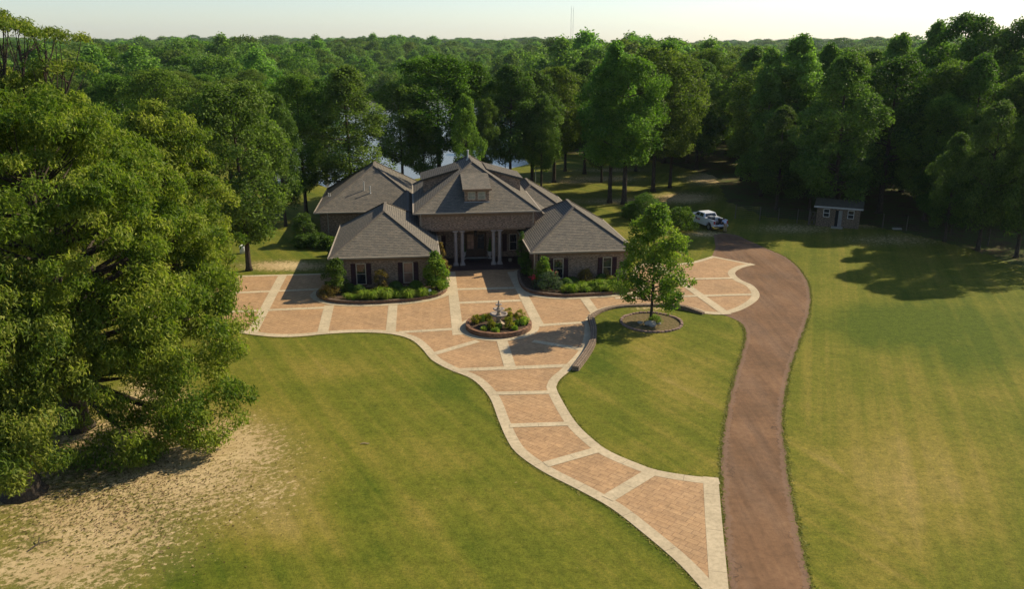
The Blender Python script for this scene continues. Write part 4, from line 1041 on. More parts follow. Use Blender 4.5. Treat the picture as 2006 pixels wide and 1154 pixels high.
shrub_proto('bronze_shrub', 55, 1.9, .75, 'dome', 'bronze', 26, 80, .1, label='reddish bronze shrub against the wall between the left wing windows', loc=LB(-5.1, -.7))
shrub_proto('bronze_shrub', 56, 1.2, .75, 'dome', 'bronze', 26, 80, .1, label='reddish bronze shrub against the wall between the right wing windows', loc=LB(13.1, -.6))
shrub_proto('bronze_shrub', 57, .9, .8, 'dome', 'bronze', 22, 80, .1, label='low reddish shrub spilling over the left end of the left bed', loc=LB(-9.6, -1.9))
# clipped round boxwoods
bx = None
for i, (u, v, R, h, mat, l) in enumerate(((-7.0,-1.5,.68,.85,'shrub','clipped round green shrub at the left of the left bed'),(-2.1,-1.1,.75,.95,'shrub','clipped round green shrub below the curtained window'),
      (11.15,-1.55,.68,.85,'shrub','clipped round green shrub right of the rose bush'),(15.2,-1.2,.7,.85,'goldshrub','clipped golden shrub half hidden by the young maple'),(-6.8,-2.1,.5,.5,'goldshrub','small golden shrub in front of the round one'),
      (-3.9,-.6,.7,.8,'dark','dark clipped shrub under the curtained window, close to the wall'),(14.6,-.6,.7,.85,'dark','dark clipped shrub under the right window of the right wing'),
      (-1.0,-1.9,.45,.55,'bronze','small bronze shrub right of the clipped round one'),(-7.9,-.5,.6,.7,'dark','dark clipped shrub under the left window of the left wing'),(11.9,-.5,.8,.6,'dark','dark low shrub along the wall of the right wing'))):
    r = np.random.default_rng(80+i); root = empty('round_shrub', LB(u, v), 0, l, 'shrub')
    n = 3600; d = unit(r.normal(size=(n, 3))); d[:, 2] = abs(d[:, 2]); Pp = d*np.array([R, R, h])*(.9+.1*r.random((n, 1)))+np.array([0,0,.02])
    V = leaf_quads(r, Pp, unit(d+r.normal(size=(n, 3))*.35), .09*(.7+.6*r.random(n)), .06*(.7+.6*r.random(n)))
    link_mesh('foliage', quads_mesh('foliage', V, n, r.random(n)*.5+.25), M[mat], root)
    q = MB(); q.tube([(0,0,0),(0,0,h*.7)], .04, 6); q.build('stem', M['bark'], root)
# grassy lily clumps
def lily_proto(seed, h=.62, n=300):
    r = np.random.default_rng(seed); a = r.random(n)*6.28; b = .12+.5*r.random(n)**.8; Vs = []
    for k in range(n):
        d = np.array([cos(a[k]), sin(a[k]), 0]); s = np.array([-sin(a[k]), cos(a[k]), 0])*.016; H_ = h*(.35+.75*r.random()); o = d*.08*r.random()
        p0 = o; p1 = o+d*b[k]*.5+np.array([0,0,H_]); p2 = o+d*b[k]*1.2+np.array([0,0,H_*(.6+.35*r.random())])
        Vs += [p0-s, p0+s, p1+s, p1-s, p1-s, p1+s, p2+s*.2, p2-s*.2]
    return np.array(Vs), r.random(2*n)
lp = None
spots = [(x+.2*sin(i*3.3), -3.15-.2*sin(i*2.1)+(abs(x+4.6)**2)*.03, 'left') for i, x in enumerate(np.linspace(-7.9, -.9, 15))] + [(x, -2.55+.2*sin(i*1.7), 'left') for i, x in enumerate(np.linspace(-6.2, -3.0, 7))] + \
        [(x, -3.15+.25*sin(i*2.3), 'right') for i, x in enumerate(np.linspace(10.6, 16.4, 15))] + [(x, -2.5+.2*sin(i*1.9), 'right') for i, x in enumerate(np.linspace(12.4, 15.6, 7))]
for i, (u, v, sd) in enumerate(spots):
    if lp is None:
        lp = empty('lily_clump', (0,0,0), 0, 'x', 'plant'); V, t = lily_proto(90); link_mesh('leaves', quads_mesh('leaves', V, len(V)//4, t), M['lily'], lp)
        fl = MB(); rr2 = np.random.default_rng(3)
        for k in range(7):
            a = rr2.random()*6.28; b = .25*rr2.random(); fl.bar((0,0,.1),(b*cos(a),b*sin(a),.75),.008); fl.lathe([(0,.72),(.035,.78),(0,.8)], (b*cos(a),b*sin(a),0), 5)
        fl.build('flower_stalk', M['goldshrub'], lp); o = lp
    else: o = copy_tree(lp)
    o.location = LB(u, v); o.rotation_euler = (0, 0, random.random()*6.28); k = random.uniform(.65, 1.25); o.scale = (k, k, k*random.uniform(.8, 1.25))
    o['label'] = 'grassy lily clump in the front row of the %s flower bed' % sd; o['group'] = 'lily clumps in the %s flower bed' % sd
tag(MB().lathe([(0,0),(.06,0),(.05,.25),(.14,.33),(.16,.42),(.1,.53),(0,.56)], LB(-.95,-2.55), 14).build('garden_ornament', M['white'], None, True), 'small white ornament among the lilies of the left bed', 'ornament')
# fountain planting
for i, (dx, dy, R, h, mat, l) in enumerate(((-1.75,.25,.36,.75,'goldshrub','yellow green bush at the left of the fountain bed'),(-1.3,.75,.3,.5,'shrub','dark green small bush left behind the fountain'),(-.85,1.25,.4,.45,'goldshrub','low yellow bush at the back left of the fountain bed'),
      (.75,1.15,.4,1.0,'goldshrub','tall yellow bush right behind the fountain'),(1.6,.75,.42,1.0,'goldshrub','tall yellow bush at the right of the fountain bed'),(1.95,.05,.4,.6,'lily','light green bush at the far right of the fountain bed'),
      (-.55,-1.05,.36,.75,'goldshrub','yellow bush in front left of the fountain'),(.75,-.9,.42,.95,'goldshrub','orange tinted yellow bush in front right of the fountain'),(.05,-1.0,.28,.45,'shrub','small green bush right in front of the fountain'),
      (1.35,-.3,.28,.45,'shrub','small dark bush right of the fountain'),(-.2,-1.75,.35,.28,'lily','low light green plant at the front edge of the fountain bed'),(1.25,-1.2,.25,.25,'lily','low green tuft at the front right of the fountain bed'),(-1.1,-1.4,.25,.25,'lily','low green tuft at the front left of the fountain bed'))):
    shrub_proto('small_bush', 100+i, h*.88, R*.8, 'oval', mat, 14, 70, .085, .42, label=l, loc=(FC[0]+dx, FC[1]+dy, .24))
# shrubs by the rear left wall, by the truck and on the back lawn
for i, (px, py, R, h, mat, l) in enumerate(((598,476,1.35,3.2,'dark','tall dark shrub at the corner of the left rear wing'),(592,484,.95,1.2,'dark','lower round dark shrub outermost by the left rear wall'),(624,484,1.2,1.3,'dark','round dark shrub against the left rear wall'),
     (648,487,.8,1.1,'shrub','small green shrub where the left rear wall meets the front wing'),(1331,451,1.8,2.5,'shrub','large loose green shrub left of the parked truck'),(1262,432,2.3,3.0,'dark','dark round shrub on the lawn behind the young maple'),
     (1242,428,1.5,1.9,'dark','smaller dark shrub left of the round one on the lawn'),(655,500,.5,1.0,'shrub','potted looking green bush by the side of the left wing'))):
    shrub_proto('lawn_shrub', 120+i, h, R, 'dome', mat, 60, 110, .16, .26, label=l, loc=(*G(px, py), 0))

# urns with topiary beside the door
def urn(u, v, label):
    o = empty('urn_planter', (*toW(u, v), .12), 0, label, 'planter')
    q = MB(); q.lathe([(.19,0),(.19,.05),(.08,.1),(.08,.2),(.2,.36),(.25,.55),(.24,.7),(.29,.76),(.25,.78),(.2,.72),(0,.7)], n=20); q.build('urn', plain('pale_stone_urn', (.5,.44,.38), .7, .1), o, True)
    r = np.random.default_rng(int(u*100)); n = 1800; t = r.random(n); a = r.random(n)*6.28; rad = .2*(1-t)+.03
    P_ = np.stack([rad*np.cos(a), rad*np.sin(a), .75+t*1.35], 1); V = leaf_quads(r, P_, unit(np.stack([np.cos(a), np.sin(a), .3+0*a], 1)+r.normal(size=(n, 3))*.3), np.full(n, .09), np.full(n, .06))
    link_mesh('topiary', quads_mesh('topiary', V, n, r.random(n)*.5+.2), M['dark'], o)
urn(5.42, 9.75, 'pale urn with a narrow dark topiary right of the front door'); urn(2.75, 9.75, 'pale urn with a narrow dark topiary left of the front door')
# doormat
tag(MB().box(*sum(((toW(3.9,9.4)[i]-w, toW(3.9,9.4)[i]+w) for i, w in ((0,.6),(1,.35))), ()), .121, .14).build('doormat', M['black']), 'dark doormat in front of the door step', 'doormat')
# bench like low pots in front of the right porch window
tag(MB().lathe([(0,0),(.16,0),(.2,.28),(.17,.3),(0,.27)], (*toW(7.3,8.3), .12), 16).build('flower_pot', M['caststone'], None, True), 'small round pot in the shade right of the columns', 'pot')

# ring of edging stones round the maple
RC = G(1276, 632)
disc = poly_sheet('ring_mulch', circ(RC, 2.28, 48), .012, M['straw'])
st = None
for k in range(46):
    a = 2*pi*k/46
    if st is None:
        r = np.random.default_rng(2); q = MB()
        q.prism([(-.14,-.1,0),(.12,-.11,0),(.16,.02,0),(.11,.11,0),(-.12,.1,0),(-.16,0,0)], (0.0,0,.13)); st = q.build('edging_stone', M['edging']); b_ = st.modifiers.new('soft', 'BEVEL'); b_.width = .03; b_.segments = 2; o = st
    else: o = copy_tree(st)
    o.location = (RC[0]+2.35*cos(a), RC[1]+2.35*sin(a), -.01); o.rotation_euler = (0, 0, a+pi/2+random.uniform(-.15, .15)); o.scale = (random.uniform(.85, 1.1), random.uniform(.85, 1.15), random.uniform(.75, 1.3))
    tag(o, 'rough reddish edging stone in the ring around the young maple', 'stone', 'edging stones around the young maple')
rk = None
for k, (dx, dy, s_, l) in enumerate(((-.15,-.75,.42,'pale grey rock on the mulch in front of the young maple'),(-.9,-.2,.22,'small flat stone left of the maple trunk'),(.55,-.35,.2,'small stone right of the maple trunk'))):
    bm2 = bmesh.new(); bmesh.ops.create_icosphere(bm2, subdivisions=3, radius=1); r = np.random.default_rng(k+5); w_ = r.normal(size=(5, 3))
    for v_ in bm2.verts:
        v_.co *= 1+.12*sum(sin(v_.co.dot(Vector(w_[i]))*2.5) for i in range(5)); v_.co.z *= .55
    me_ = bpy.data.meshes.new('rock'); bm2.to_mesh(me_); bm2.free(); o = link_mesh('rock', me_, M['slab'], None, False); o.scale = (s_, s_*.8, s_); o.location = (RC[0]+dx, RC[1]+dy, s_*.3); tag(o, l, 'rock')
shrub_proto('leafy_sprout', 140, .45, .5, 'dome', 'maple', 14, 60, .1, .4, label='small leafy tuft at the foot of the young maple', loc=(RC[0]+.25, RC[1]+.05, 0), stem=True)

# white drum on the lawn left of the house
DX = G(476, 496); q = MB(); q.lathe([(0,0),(.3,0),(.3,.82),(.27,.86),(.27,.83),(0,.83)], (*DX, 0), 24); q.lathe([(.31,.3),(.315,.33),(.31,.36)], (*DX, 0), 24); q.lathe([(.31,.6),(.315,.63),(.31,.66)], (*DX, 0), 24)
tag(q.build('white_drum', M['white'], None, True), 'white upright drum on the lawn beside the dense tree trunk', 'drum')
# small stick and leaf litter on the front lawn
SX = G(713, 871); q = MB(); q.tube([(-.2,0,.03),(0,.05,.06),(.15,0,.05),(.3,.06,.03)], [.02,.035,.03,.01], 6); o = q.build('stick', plain('pale_stick', (.5,.35,.2))); o.location = (*SX, 0); tag(o, 'short pale stick lying alone on the left front lawn', 'stick')
for (px, py), L_, l in (((78,1070),1.0,'dark fallen branch on the shaded sandy soil at lower left'),):
    X_ = G(px, py); q = MB(); q.tube([(-L_/2,0,.02),(0,.1,.08),(L_/2,-.05,.02)], [.04,.03,.01], 6); q.tube([(0,.1,.07),(L_*.2,.35,.18),(L_*.3,.5,.1)], [.025,.02,.008], 5)
    o = q.build('fallen_branch', M['bark']); o.location = (*X_, 0); o.rotation_euler = (0, 0, L_); tag(o, l, 'branch')

# ------------------------------------------------------------------ shed, fence and gate by the wood
A0 = G(1597, 442); B0 = G(1681, 449)
sa = math.atan2(B0[1]-A0[1], B0[0]-A0[0]); SW = hypot(B0[0]-A0[0], B0[1]-A0[1])
shed = empty('block_shed', (*A0, 0), sa, 'small grey block shed with two white framed windows and an open dark doorway', 'shed')
def sb(name, mat, boxes, parent=shed):
    q = MB(); [q.box(*b) for b in boxes]; return q.build(name, mat, parent)
H1 = 2.35; SD = 3.0
dx0, dx1 = SW*.44, SW*.60
sb('wall', M['block'], [(0,dx0,0,.2,0,H1),(dx1,SW,0,.2,0,H1),(dx0,dx1,0,.2,2.05,H1),(0,.2,.2,SD,0,H1),(SW-.2,SW,.2,SD,0,H1),(.2,SW-.2,SD-.2,SD,0,H1)])
q = MB(); q.prism([(-.3,-.35,H1),(-.3,-.35,H1+.12),(-.3,SD/2,H1+.8),(-.3,SD+.35,H1+.12),(-.3,SD+.35,H1),(-.3,SD/2,H1+.68)], (SW+.6,0,0))
sr = q.build('roof', plain('weathered_roof_sheet', (.07,.065,.045), .8, .2), shed)
sb('fascia', plain('grey_fascia', (.36,.36,.34), .6), [(-.32,SW+.32,-.39,-.352,H1-.06,H1+.14)], sr)
q = MB(); q.prism([(0.02,.01,H1),(0.02,SD/2,H1+.66),(0.02,SD-.01,H1)], (.12,0,0)); q.prism([(SW-.14,.01,H1),(SW-.14,SD/2,H1+.66),(SW-.14,SD-.01,H1)], (.12,0,0)); q.build('gable', M['block'], shed)
for a, b in ((SW*.155, SW*.155+.72), (SW*.72, SW*.72+.72)):
    wo = sb('window', plain('dimmed_white_paint', (.42,.41,.38)), [(a,a+.07,-.04,.05,1.15,2.15),(b-.07,b,-.04,.05,1.15,2.15),(a+.07,b-.07,-.04,.05,2.08,2.15),(a+.07,b-.07,-.04,.05,1.15,1.22),(a+.07,b-.07,-.04,.04,1.62,1.69)])  # white frames given a darker colour to carry their dim look
    sb('pane', M['glass'], [(a+.07,b-.07,-.02,.03,1.22,1.62),(a+.07,b-.07,-.02,.03,1.69,2.08)], wo)
do = sb('door', plain('grey_door', (.2,.19,.18), .6), [(dx0+.34,dx1,-.03,.02,.05,2.03)])
sb('door_pane', M['blind_glass'], [(dx0+.45,dx1-.15,-.045,-.031,1.15,1.9)], do)
sb('doorway_shade_board', plain('painted_doorway_shade', (.01,.01,.01), .9), [(dx0,dx0+.335,.06,.12,.05,2.04)])  # black board across the open gap, painted shade for the unlit interior
sb('door_step', M['slab'], [(dx0-.3,dx1+.2,-.75,-.02,0,.12)])
# fence posts with wire, gate with crossed brace
fp = [G(1440, 428), G(1488, 432), G(1524, 434), G(1561, 437), G(1583, 440)]
fence = empty('wire_fence', (fp[0][0], fp[0][1], 0), 0, 'old wire fence on wooden posts left of the shed along the wood', 'fence')
fp2 = [G(1728, 447), G(1775, 452), G(1862, 462), G(1935, 480)]
fence2 = empty('wire_fence', (fp2[0][0], fp2[0][1], 0), 0, 'old wire fence on wooden posts right of the shed along the wood', 'fence')
pm = plain('grey_post', (.085,.07,.055), .85, .3, 6)
for fe, pp in ((fence, fp), (fence2, fp2)):
    o_ = pp[0]
    for x, y in pp:
        q = MB(); q.tube([(x-o_[0],y-o_[1],-.1),(x-o_[0]+.02,y-o_[1],1.75)], [.07,.055], 8); q.build('post', pm, fe)
    q = MB()
    for i in range(len(pp)-1):
        a, b = pp[i], pp[i+1]
        for zz in (.2,.45,.7,.95,1.2,1.45,1.68): q.bar((a[0]-o_[0],a[1]-o_[1],zz),(b[0]-o_[0],b[1]-o_[1],zz), .012)
        n_ = int(hypot(b[0]-a[0], b[1]-a[1])/.3)
        for k in range(1, n_):
            x = a[0]+(b[0]-a[0])*k/n_-o_[0]; y = a[1]+(b[1]-a[1])*k/n_-o_[1]; q.bar((x,y,.05),(x,y,1.68), .004)
    q.build('wire_mesh', plain('rusty_wire', (.07,.06,.05), .7), fe)
ga = G(1584, 441); gb = A0
q = MB(); gx, gy = gb[0]-ga[0]-.15, gb[1]-ga[1]
gt = empty('farm_gate', (ga[0], ga[1], 0), 0, 'grey gate with a crossed brace between the fence and the shed', 'gate')
q.bar((0,0,.0),(0,0,1.9),.12); q.build('gate_post', pm, gt)
q = MB()
for zz in (.2, 1.65): q.bar((.08,0,zz),(gx,gy,zz),.07)
q.bar((gx,gy,.2),(gx,gy,1.65),.07); q.bar((.1,0,.2),(.1,0,1.65),.07); q.build('gate_frame', pm, gt)
q = MB(); q.bar((.1,-.04,.2),(gx,gy-.04,1.65),.06); q.bar((.1,.04,1.65),(gx,gy+.04,.2),.06); q.build('cross_brace', pm, gt)
o = MB().prism([(-.5,-.25,0),(.5,-.3,0),(.6,.2,0),(-.4,.3,0)], (0,0,.16)).build('concrete_slab', M['slab']); o.location = (*G(1756, 449), 0); tag(o, 'pale flat slab lying by the fence right of the shed', 'slab')

# ------------------------------------------------------------------ pickup truck
TW = G(1389, 450.5); hd = math.atan2(3.45, -1.35)           # rear left wheel, heading
paint = plain('white_truck_paint', (.62,.64,.67), .28, .03, 2, .5); rub = plain('tyre_rubber', (.02,.02,.02), .8, .1); dkp = plain('dark_plastic', (.025,.025,.028), .5)
tr = empty('pickup_truck', (TW[0]+.83*sin(hd), TW[1]-.83*cos(hd), 0), hd, 'white crew cab pickup truck with lowered tailgate and tools in its bed', 'pickup truck')
# local frame: x forward from rear axle, y to the left
def side_prof(): return [(-1.12,.62),(-1.12,1.38),(1.0,1.4),(1.02,1.38),(4.05,1.36),(4.95,1.2),(5.05,.95),(5.05,.55),(4.55,.5),(4.5,.72),(4.3,.95),(4.0,1.02),(3.7,.95),(3.48,.72),(3.42,.46),(.6,.46),(.52,.72),(.32,.95),(0,1.04),(-.32,.95),(-.52,.72),(-.6,.55)]
q = MB(); P_ = side_prof()
for y0_, y1_ in ((.80, 1.0), (-1.0, -.80)): q.prism([(x, y0_, z) for x, z in P_], (0, y1_-y0_, 0))
q.box(1.0, 4.9, -.8, .8, .5, 1.3); q.prism([(3.2,-.8,1.3),(3.2,-.8,1.42),(4.2,-.8,1.38),(4.93,-.8,1.18),(4.93,-.8,1.1)], (0,1.6,0)); q.box(4.9, 5.03, -.8, .8, .55, 1.12)
q.box(-1.1, 1.0, -.8, .8, .55, .74); q.box(.9, 1.0, -.8, .8, .74, 1.4)
body = q.build('body', paint, tr); bv = body.modifiers.new('soft', 'BEVEL'); bv.width = .03; bv.segments = 2
q = MB()
def loft(a, b):
    n_ = len(a); q.add(a+b, [tuple(range(n_)), tuple(range(n_, 2*n_))[::-1]]+[(i, n_+i, n_+(i+1) % n_, (i+1) % n_) for i in range(n_)])
loft([(1.02,-.96,1.39),(3.55,-.96,1.39),(3.55,.96,1.39),(1.02,.96,1.39)], [(1.28,-.78,1.9),(2.75,-.78,1.92),(2.75,.78,1.92),(1.28,.78,1.9)])
cab = q.build('cab', paint, tr); bv = cab.modifiers.new('soft', 'BEVEL'); bv.width = .05; bv.segments = 3
gl = plain('dark_truck_glass', (.015,.018,.022), .05, .1, 2, .8)
def quad_slab(name, pts, n_, mat, parent, t_=.02):
    q = MB(); v_ = Vector(n_).normalized()*t_; q.prism([Vector(p)-v_*.3 for p in pts], v_*1.3); return q.build(name, mat, parent)
quad_slab('rear_window', [(1.05,-.8,1.45),(1.05,.8,1.45),(1.235,.68,1.82),(1.235,-.68,1.82)], (-1,0,.5), gl, cab)
quad_slab('windscreen', [(3.42,-.85,1.46),(3.42,.85,1.46),(2.86,.7,1.84),(2.86,-.7,1.84)], (.5,0,.8), gl, cab)
for s_ in (1, -1):
    quad_slab('side_window', [(1.35,.945*s_,1.44),(2.15,.945*s_,1.44),(2.1,.81*s_,1.82),(1.42,.81*s_,1.82)], (0,s_,.35), gl, cab)
    quad_slab('side_window', [(2.25,.945*s_,1.44),(3.2,.945*s_,1.44),(2.72,.81*s_,1.82),(2.2,.81*s_,1.82)], (0,s_,.35), gl, cab)
    q = MB(); q.box(3.0, 3.14, *sorted((1.0*s_, 1.24*s_)), 1.38, 1.62); q.build('wing_mirror', paint if s_ > 0 else dkp, tr)
    q = MB(); q.box(-1.14, -1.02, *sorted((.86*s_, 1.012*s_)), .92, 1.3); q.build('tail_light', plain('red_lamp', (.35,.01,.015), .3), tr)
    q = MB(); q.box(4.75, 5.0, *sorted((.7*s_, 1.01*s_)), .9, 1.1); q.build('headlight', M['glass'], tr)
    for dx_ in (2.0, 2.95):
        q = MB(); q.box(dx_-.16, dx_, *sorted((1.0*s_, 1.03*s_)), 1.18, 1.22); q.build('door_handle', dkp, tr)
for wx in (0, 4.0):
    for s_ in (1, -1):
        q = MB(); q.tube([(wx, .72*s_, .4), (wx, 1.0*s_, .4)], .4, 24); w_ = q.build('wheel', rub, tr, False)
        q = MB(); q.tube([(wx, .98*s_, .4), (wx, 1.012*s_, .4)], .25, 20); q.build('rim', plain('steel_rim', (.35,.36,.37), .35, .1, 3, .5, .7), w_)
q = MB(); q.box(-1.32, -1.13, -.95, .95, .5, .68); q.build('rear_bumper', plain('dull_chrome', (.3,.3,.31), .3, .1, 3, .5, .8), tr)
q = MB(); q.box(-1.72, -1.13, -.72, .72, .76, .82); q.build('tailgate', paint, tr)
q = MB(); q.box(-.1, .9, -.75, .75, .742, .76); q.build('bed_floor', dkp, tr)
# lettering on the door, too small to read in the photograph: a dark and a red mark
q = MB(); q.box(2.62,2.9,1.003,1.008,.92,1.16); q.build('door_mark', plain('dark_mark', (.03,.03,.06), .4), tr)
q = MB()
for k in range(5): q.box(2.56-.13*k-.1,2.56-.13*k,1.003,1.008,.95+.01*(k % 2),1.1)
q.box(2.0,2.55,1.003,1.008,.88,.905); q.build('door_lettering', plain('red_lettering', (.4,.03,.05), .4), tr)
tr.scale = (.94, .94, .94)
# load in the bed
cT, sT = cos(hd), sin(hd)
def tpos(x, y, z): return (tr.location[0]+x*cT-y*sT, tr.location[1]+x*sT+y*cT, z)
def cargo(name, x, y, z, dims, mat, lid, label, cat):
    a, b, c = dims; q = MB(); q.box(-a/2, a/2, -b/2, b/2, 0, c*.8); o = q.build(name, mat); o.location = tpos(x, y, z); o.rotation_euler = (0, 0, hd)
    q = MB(); q.box(-a/2-.02, a/2+.02, -b/2-.02, b/2+.02, c*.8, c); l = q.build('lid', lid, o); bv = o.modifiers.new('soft', 'BEVEL'); bv.width = .02
    tag(o, label, cat); return o
cargo('black_crate', .3, .42, .76, (.7,.55,.8), dkp, plain('grey_lid', (.2,.21,.22)), 'tall black box with a grey lid in the truck bed, left side', 'box')
cargo('white_cooler', .2, -.2, .76, (.5,.6,.72), plain('white_cooler_shell', (.45,.48,.55), .5), M['white'], 'whitish cooler in the middle of the truck bed', 'cooler')
cargo('tool_box', -.55, .35, .745, (.5,.6,.35), dkp, dkp, 'low black tool box at the rear of the truck bed', 'box')
cargo('tool_box', -.35, -.5, .745, (.8,.4,.58), dkp, dkp, 'long black case at the right rear of the truck bed, beside the person', 'box')

# ------------------------------------------------------------------ person bending over the tailgate
def skin(name, verts, edges, radii, mat, parent=None, sub=2):
    me_ = bpy.data.meshes.new(name); me_.from_pydata(verts, edges, []); o = bpy.data.objects.new(name, me_); COL.objects.link(o)
    me_.materials.append(mat)
    sk = o.modifiers.new('skin', 'SKIN'); sk.use_smooth_shade = True
    for i, rr_ in enumerate(radii):
        d = me_.skin_vertices[0].data[i]; d.radius = (rr_, rr_) if not isinstance(rr_, tuple) else rr_; d.use_root = (i == 0)
    sm = o.modifiers.new('sub', 'SUBSURF'); sm.levels = sub; sm.render_levels = sub
    if parent: o.parent = parent
    return o
skinm = plain('skin', (.42,.24,.16), .55, .06)
person = empty('person', (*G(1420, 455), 0), radians(100), 'person in a pale blue shirt and khaki trousers bending over the tailgate of the truck', 'person')
# local: +x forward (towards the truck)
bv_ = [(0,0,.95),(.12,0,1.12),(.28,0,1.27),(.40,0,1.36),(.47,0,1.41),(.56,0,1.43),(.63,0,1.40)]
be_ = [(0,1),(1,2),(2,3),(3,4),(4,5),(5,6)]; br = [(.15,.12),(.14,.11),(.16,.12),(.15,.11),.06,.085,.07]
for s_ in (1, -1):
    b = len(bv_); bv_ += [(-.01,.09*s_,.9),(.03,.11*s_,.5),(-.03,.12*s_,.09),(.12,.13*s_,.035)]; be_ += [(0,b),(b,b+1),(b+1,b+2),(b+2,b+3)]; br += [.095,.06,.04,.035]
    b = len(bv_); bv_ += [(.38,.19*s_,1.35),(.46,.25*s_,1.10),(.66,.2*s_,.98),(.74,.19*s_,.96)]; be_ += [(3,b),(b,b+1),(b+1,b+2),(b+2,b+3)]; br += [.055,.042,.03,.033]
    h_ = b+3
    for k, (dy, L_) in enumerate(((-.03,.07),(-.01,.085),(.01,.08),(.03,.065))):
        c_ = len(bv_); bv_ += [(.78,.19*s_+dy,.955),(.78+L_*.6,.19*s_+dy*1.3,.945),(.78+L_,.19*s_+dy*1.3,.92)]; be_ += [(h_,c_),(c_,c_+1),(c_+1,c_+2)]; br += [.011,.009,.008]
    c_ = len(bv_); bv_ += [(.75,(.19-.045)*s_,.95),(.79,(.19-.06)*s_,.935)]; be_ += [(h_,c_),(c_,c_+1)]; br += [.012,.009]
skin('body', bv_, be_, br, skinm, person, 1)
sh_v = [(.02,0,1.0),(.12,0,1.12),(.28,0,1.27),(.40,0,1.36)]; sh_e = [(0,1),(1,2),(2,3)]; sh_r = [(.175,.14),(.17,.135),(.19,.145),(.17,.13)]
for s_ in (1, -1):
    b = len(sh_v); sh_v += [(.38,.19*s_,1.34),(.44,.245*s_,1.16)]; sh_e += [(3,b),(b,b+1)]; sh_r += [.075,.062]
skin('shirt', sh_v, sh_e, sh_r, plain('pale_blue_shirt', (.42,.5,.66), .8, .08, 9), person, 2)
tr_v = [(0,0,.95)]; tr_e = []; tr_r = [(.165,.135)]
for s_ in (1, -1):
    b = len(tr_v); tr_v += [(-.01,.095*s_,.86),(.03,.11*s_,.5),(-.02,.12*s_,.1)]; tr_e += [(0,b),(b,b+1),(b+1,b+2)]; tr_r += [.11,.078,.06]
skin('trousers', tr_v, tr_e, tr_r, plain('khaki_trousers', (.33,.25,.16), .85, .1, 9), person, 2)
q = MB(); q.lathe([(0,.085),(.06,.08),(.098,.03),(.1,-.02),(.09,-.03),(.095,.02),(0,.07)], (0,0,0), 16); hr = q.build('hair', plain('dark_hair', (.03,.02,.015), .7), person, True); hr.location = (.585,0,1.46); hr.rotation_euler = (0,.5,0)
for s_ in (1, -1):
    q = MB(); q.box(-.08,.2,-.05,.05,0,.08); o = q.build('shoe', M['black'], person); o.location = (-.02,.125*s_,0); bv = o.modifiers.new('soft','BEVEL'); bv.width = .03; bv.segments = 2

# ------------------------------------------------------------------ poles, posts and far masts
def pole(name, px, py, top, r_, label, cat, mat=None, arm=False, dist=None):
    if dist: x, y = at_dist(px, dist), dist
    else: x, y = G(px, py)
    h_ = height_for(top, y)-th(x, y); o = empty(name, (x, y, th(x, y)-.05), 0, label, cat)
    q = MB(); q.tube([(0,0,0),(0,0,h_)], [r_, r_*.75], 10); q.build('shaft', mat or pm, o, True); return o, h_
o, h_ = pole('utility_pole', 256, 0, 197, .12, 'grey utility pole standing between the oaks and the forest', 'utility pole', plain('grey_pole', (.3,.28,.25)), dist=150)
q = MB(); q.bar((-1.6,0,h_-.3),(.2,0,h_-.05),.09); q.build('lamp_arm', M['pvc'], o); q = MB(); q.box(-1.9,-1.5,-.12,.12,h_-.42,h_-.3); q.build('lamp_head', M['pvc'], o)
o, h_ = pole('lamp_post', 990, 344, 300, .07, 'thin dark lamp post on the bank in front of the pond', 'lamp post', M['black'])
q = MB(); q.lathe([(0,h_),(.14,h_+.05),(.17,h_+.3),(.05,h_+.42),(0,h_+.45)], n=10); q.build('lamp_head', M['black'], o)
pole('white_post', 1049, 362, 328, .06, 'pale slim post on the back lawn right of the roof', 'post', M['pvc'])
for px, d, top, l in ((1117.5,2300,12,'tallest hazy radio mast on the horizon'),(1121.5,2330,14,'slightly shorter hazy radio mast just right of the tallest one'),(989,3000,66,'short faint mast on the horizon left of the tall pair'),(1330,3000,72,'short faint mast on the horizon right of the tall pair')):
    x = at_dist(px, d); zt = height_for(top, d); o = empty('radio_mast', (x, d, 0), 0, l, 'mast'); mm = plain('mast_steel', (.35,.33,.33), .5)
    w = .55; q = MB()
    for a in range(3):
        c1 = (w*cos(a*2.094), w*sin(a*2.094)); q.bar((c1[0], c1[1], 0), (c1[0], c1[1], zt), .22)
    zz = 0
    while zz < zt-6:
        for a in range(3):
            p1 = (w*cos(a*2.094), w*sin(a*2.094), zz); p2 = (w*cos((a+1)*2.094), w*sin((a+1)*2.094), zz+3); q.bar(p1, p2, .12)
        zz += 3
    q.build('lattice', mm, o); q = MB(); q.bar((0,0,zt),(0,0,zt+3),.12); q.build('antenna', mm, o)

# ------------------------------------------------------------------ turf relief and leaf litter (nobody could count them)
r = np.random.default_rng(77)
def off_paving(X, Y): return ~(in_poly(X, Y, PAVE) | in_poly(X, Y, ROAD))
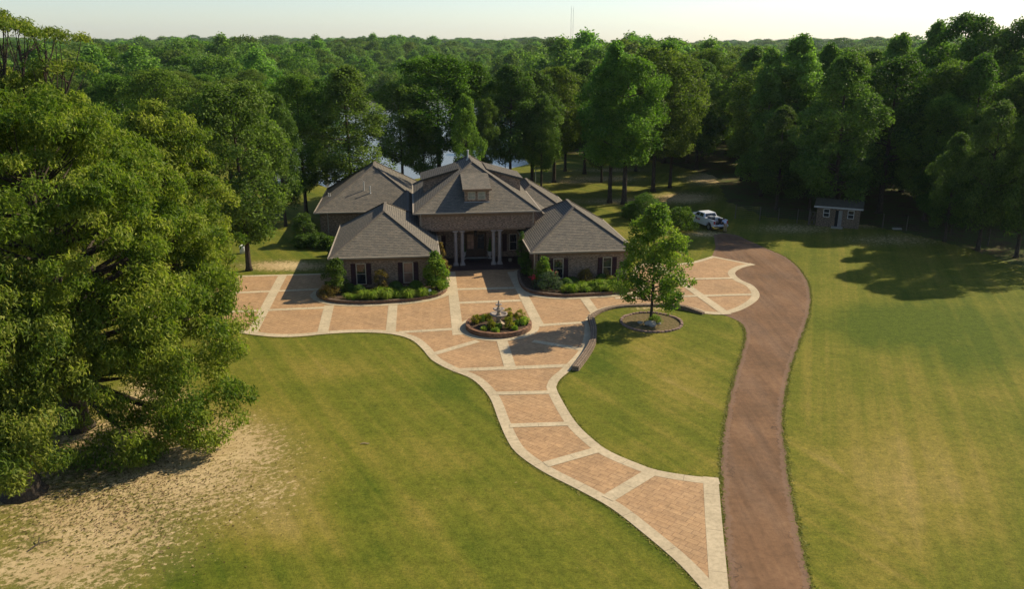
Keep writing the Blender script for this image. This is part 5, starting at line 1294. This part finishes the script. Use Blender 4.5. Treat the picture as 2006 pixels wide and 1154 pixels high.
# fringe of grass leaning over the edges of the paving
def fringe(Pl, n, side):
    Pl = np.array(Pl); k = r.integers(0, len(Pl)-1, n); t = r.random((n, 1)); q_ = Pl[k]*(1-t)+Pl[k+1]*t
    d_ = Pl[k+1]-Pl[k]; d_ = d_/np.maximum(np.linalg.norm(d_, axis=1, keepdims=True), 1e-6); nn_ = np.stack([-d_[:, 1], d_[:, 0]], 1)
    return q_+nn_*(side*r.gamma(1.2, .05, (n, 1))-side*.03)
fr = np.concatenate([fringe(left_edge, 4200, 1), fringe(inner, 3600, 1), fringe(rl[:-4], 6500, 1), fringe(rr, 9000, 1)])
jj = off_paving(fr[:, 0], fr[:, 1]) | (r.random(len(fr)) < .35); fr = fr[jj]
P_ = fr; n = len(P_)
a = r.random(n)*6.28; h_ = .012+.02*r.random(n); w_ = .03+.06*r.random(n); lean = r.normal(size=(n, 2))*.07
b0 = np.stack([P_[:, 0]-np.cos(a)*w_, P_[:, 1]-np.sin(a)*w_, np.full(n, .005)], 1); b1 = np.stack([P_[:, 0]+np.cos(a)*w_, P_[:, 1]+np.sin(a)*w_, np.full(n, .005)], 1)
up = np.stack([lean[:, 0], lean[:, 1], h_], 1)
V = np.stack([b0, b1, b1*.35+b0*.65+up*1.0+(b1-b0)*.3, b0*.65+b1*.35+up*.9], 1).reshape(-1, 3)
tuft_mat = foliage_mat('turf_blades', (.10,.125,.014), (.16,.165,.024), (.26,.22,.06), .5, .2, 0)
tag(link_mesh('grass_tufts', quads_mesh('grass_tufts', V, n, r.random(n)), tuft_mat), 'fringe of lawn grass creeping over the edges of the drive and road', 'grass', None, 'stuff')
n = 9000; px_ = r.normal(size=n)*150+200; py_ = r.normal(size=n)*75+930
pts_ = np.array([G(float(x), float(max(y, 700))) for x, y in zip(px_, py_)]); P3 = np.concatenate([pts_, np.full((n, 1), .02)], 1)
V = leaf_quads(r, P3, unit(np.array([0, 0, 1.0])+r.normal(size=(n, 3))*.35), .05+.07*r.random(n), .03+.04*r.random(n))
tag(link_mesh('leaf_litter', quads_mesh('leaf_litter', V, n, r.random(n)), foliage_mat('dead_leaves', (.03,.02,.01), (.09,.055,.025), (.25,.16,.08), .7, .0, 0)), 'dead leaves scattered on the sandy soil under the oaks', 'leaf litter', None, 'stuff')
# surface roots flaring from the two oak trunks
# ------------------------------------------------------------------ air
q = MB(); q.box(-5100, 5100, -250, 6900, -22, 145); hz = q.build('haze'); hm = bpy.data.materials.new('haze_air'); hm.use_nodes = True
hm.node_tree.nodes.remove(hm.node_tree.nodes['Principled BSDF']); pvn = hm.node_tree.nodes.new('ShaderNodeVolumePrincipled')
pvn.inputs['Color'].default_value = (.70, .83, 1.0, 1); pvn.inputs['Density'].default_value = .00006; pvn.inputs['Anisotropy'].default_value = .3
hm.node_tree.links.new(pvn.outputs[0], hm.node_tree.nodes['Material Output'].inputs['Volume']); hz.data.materials.append(hm); hm.cycles.volume_sampling = 'EQUIANGULAR'
tag(hz, 'thin summer haze over the distant woods', 'haze', None, 'stuff')
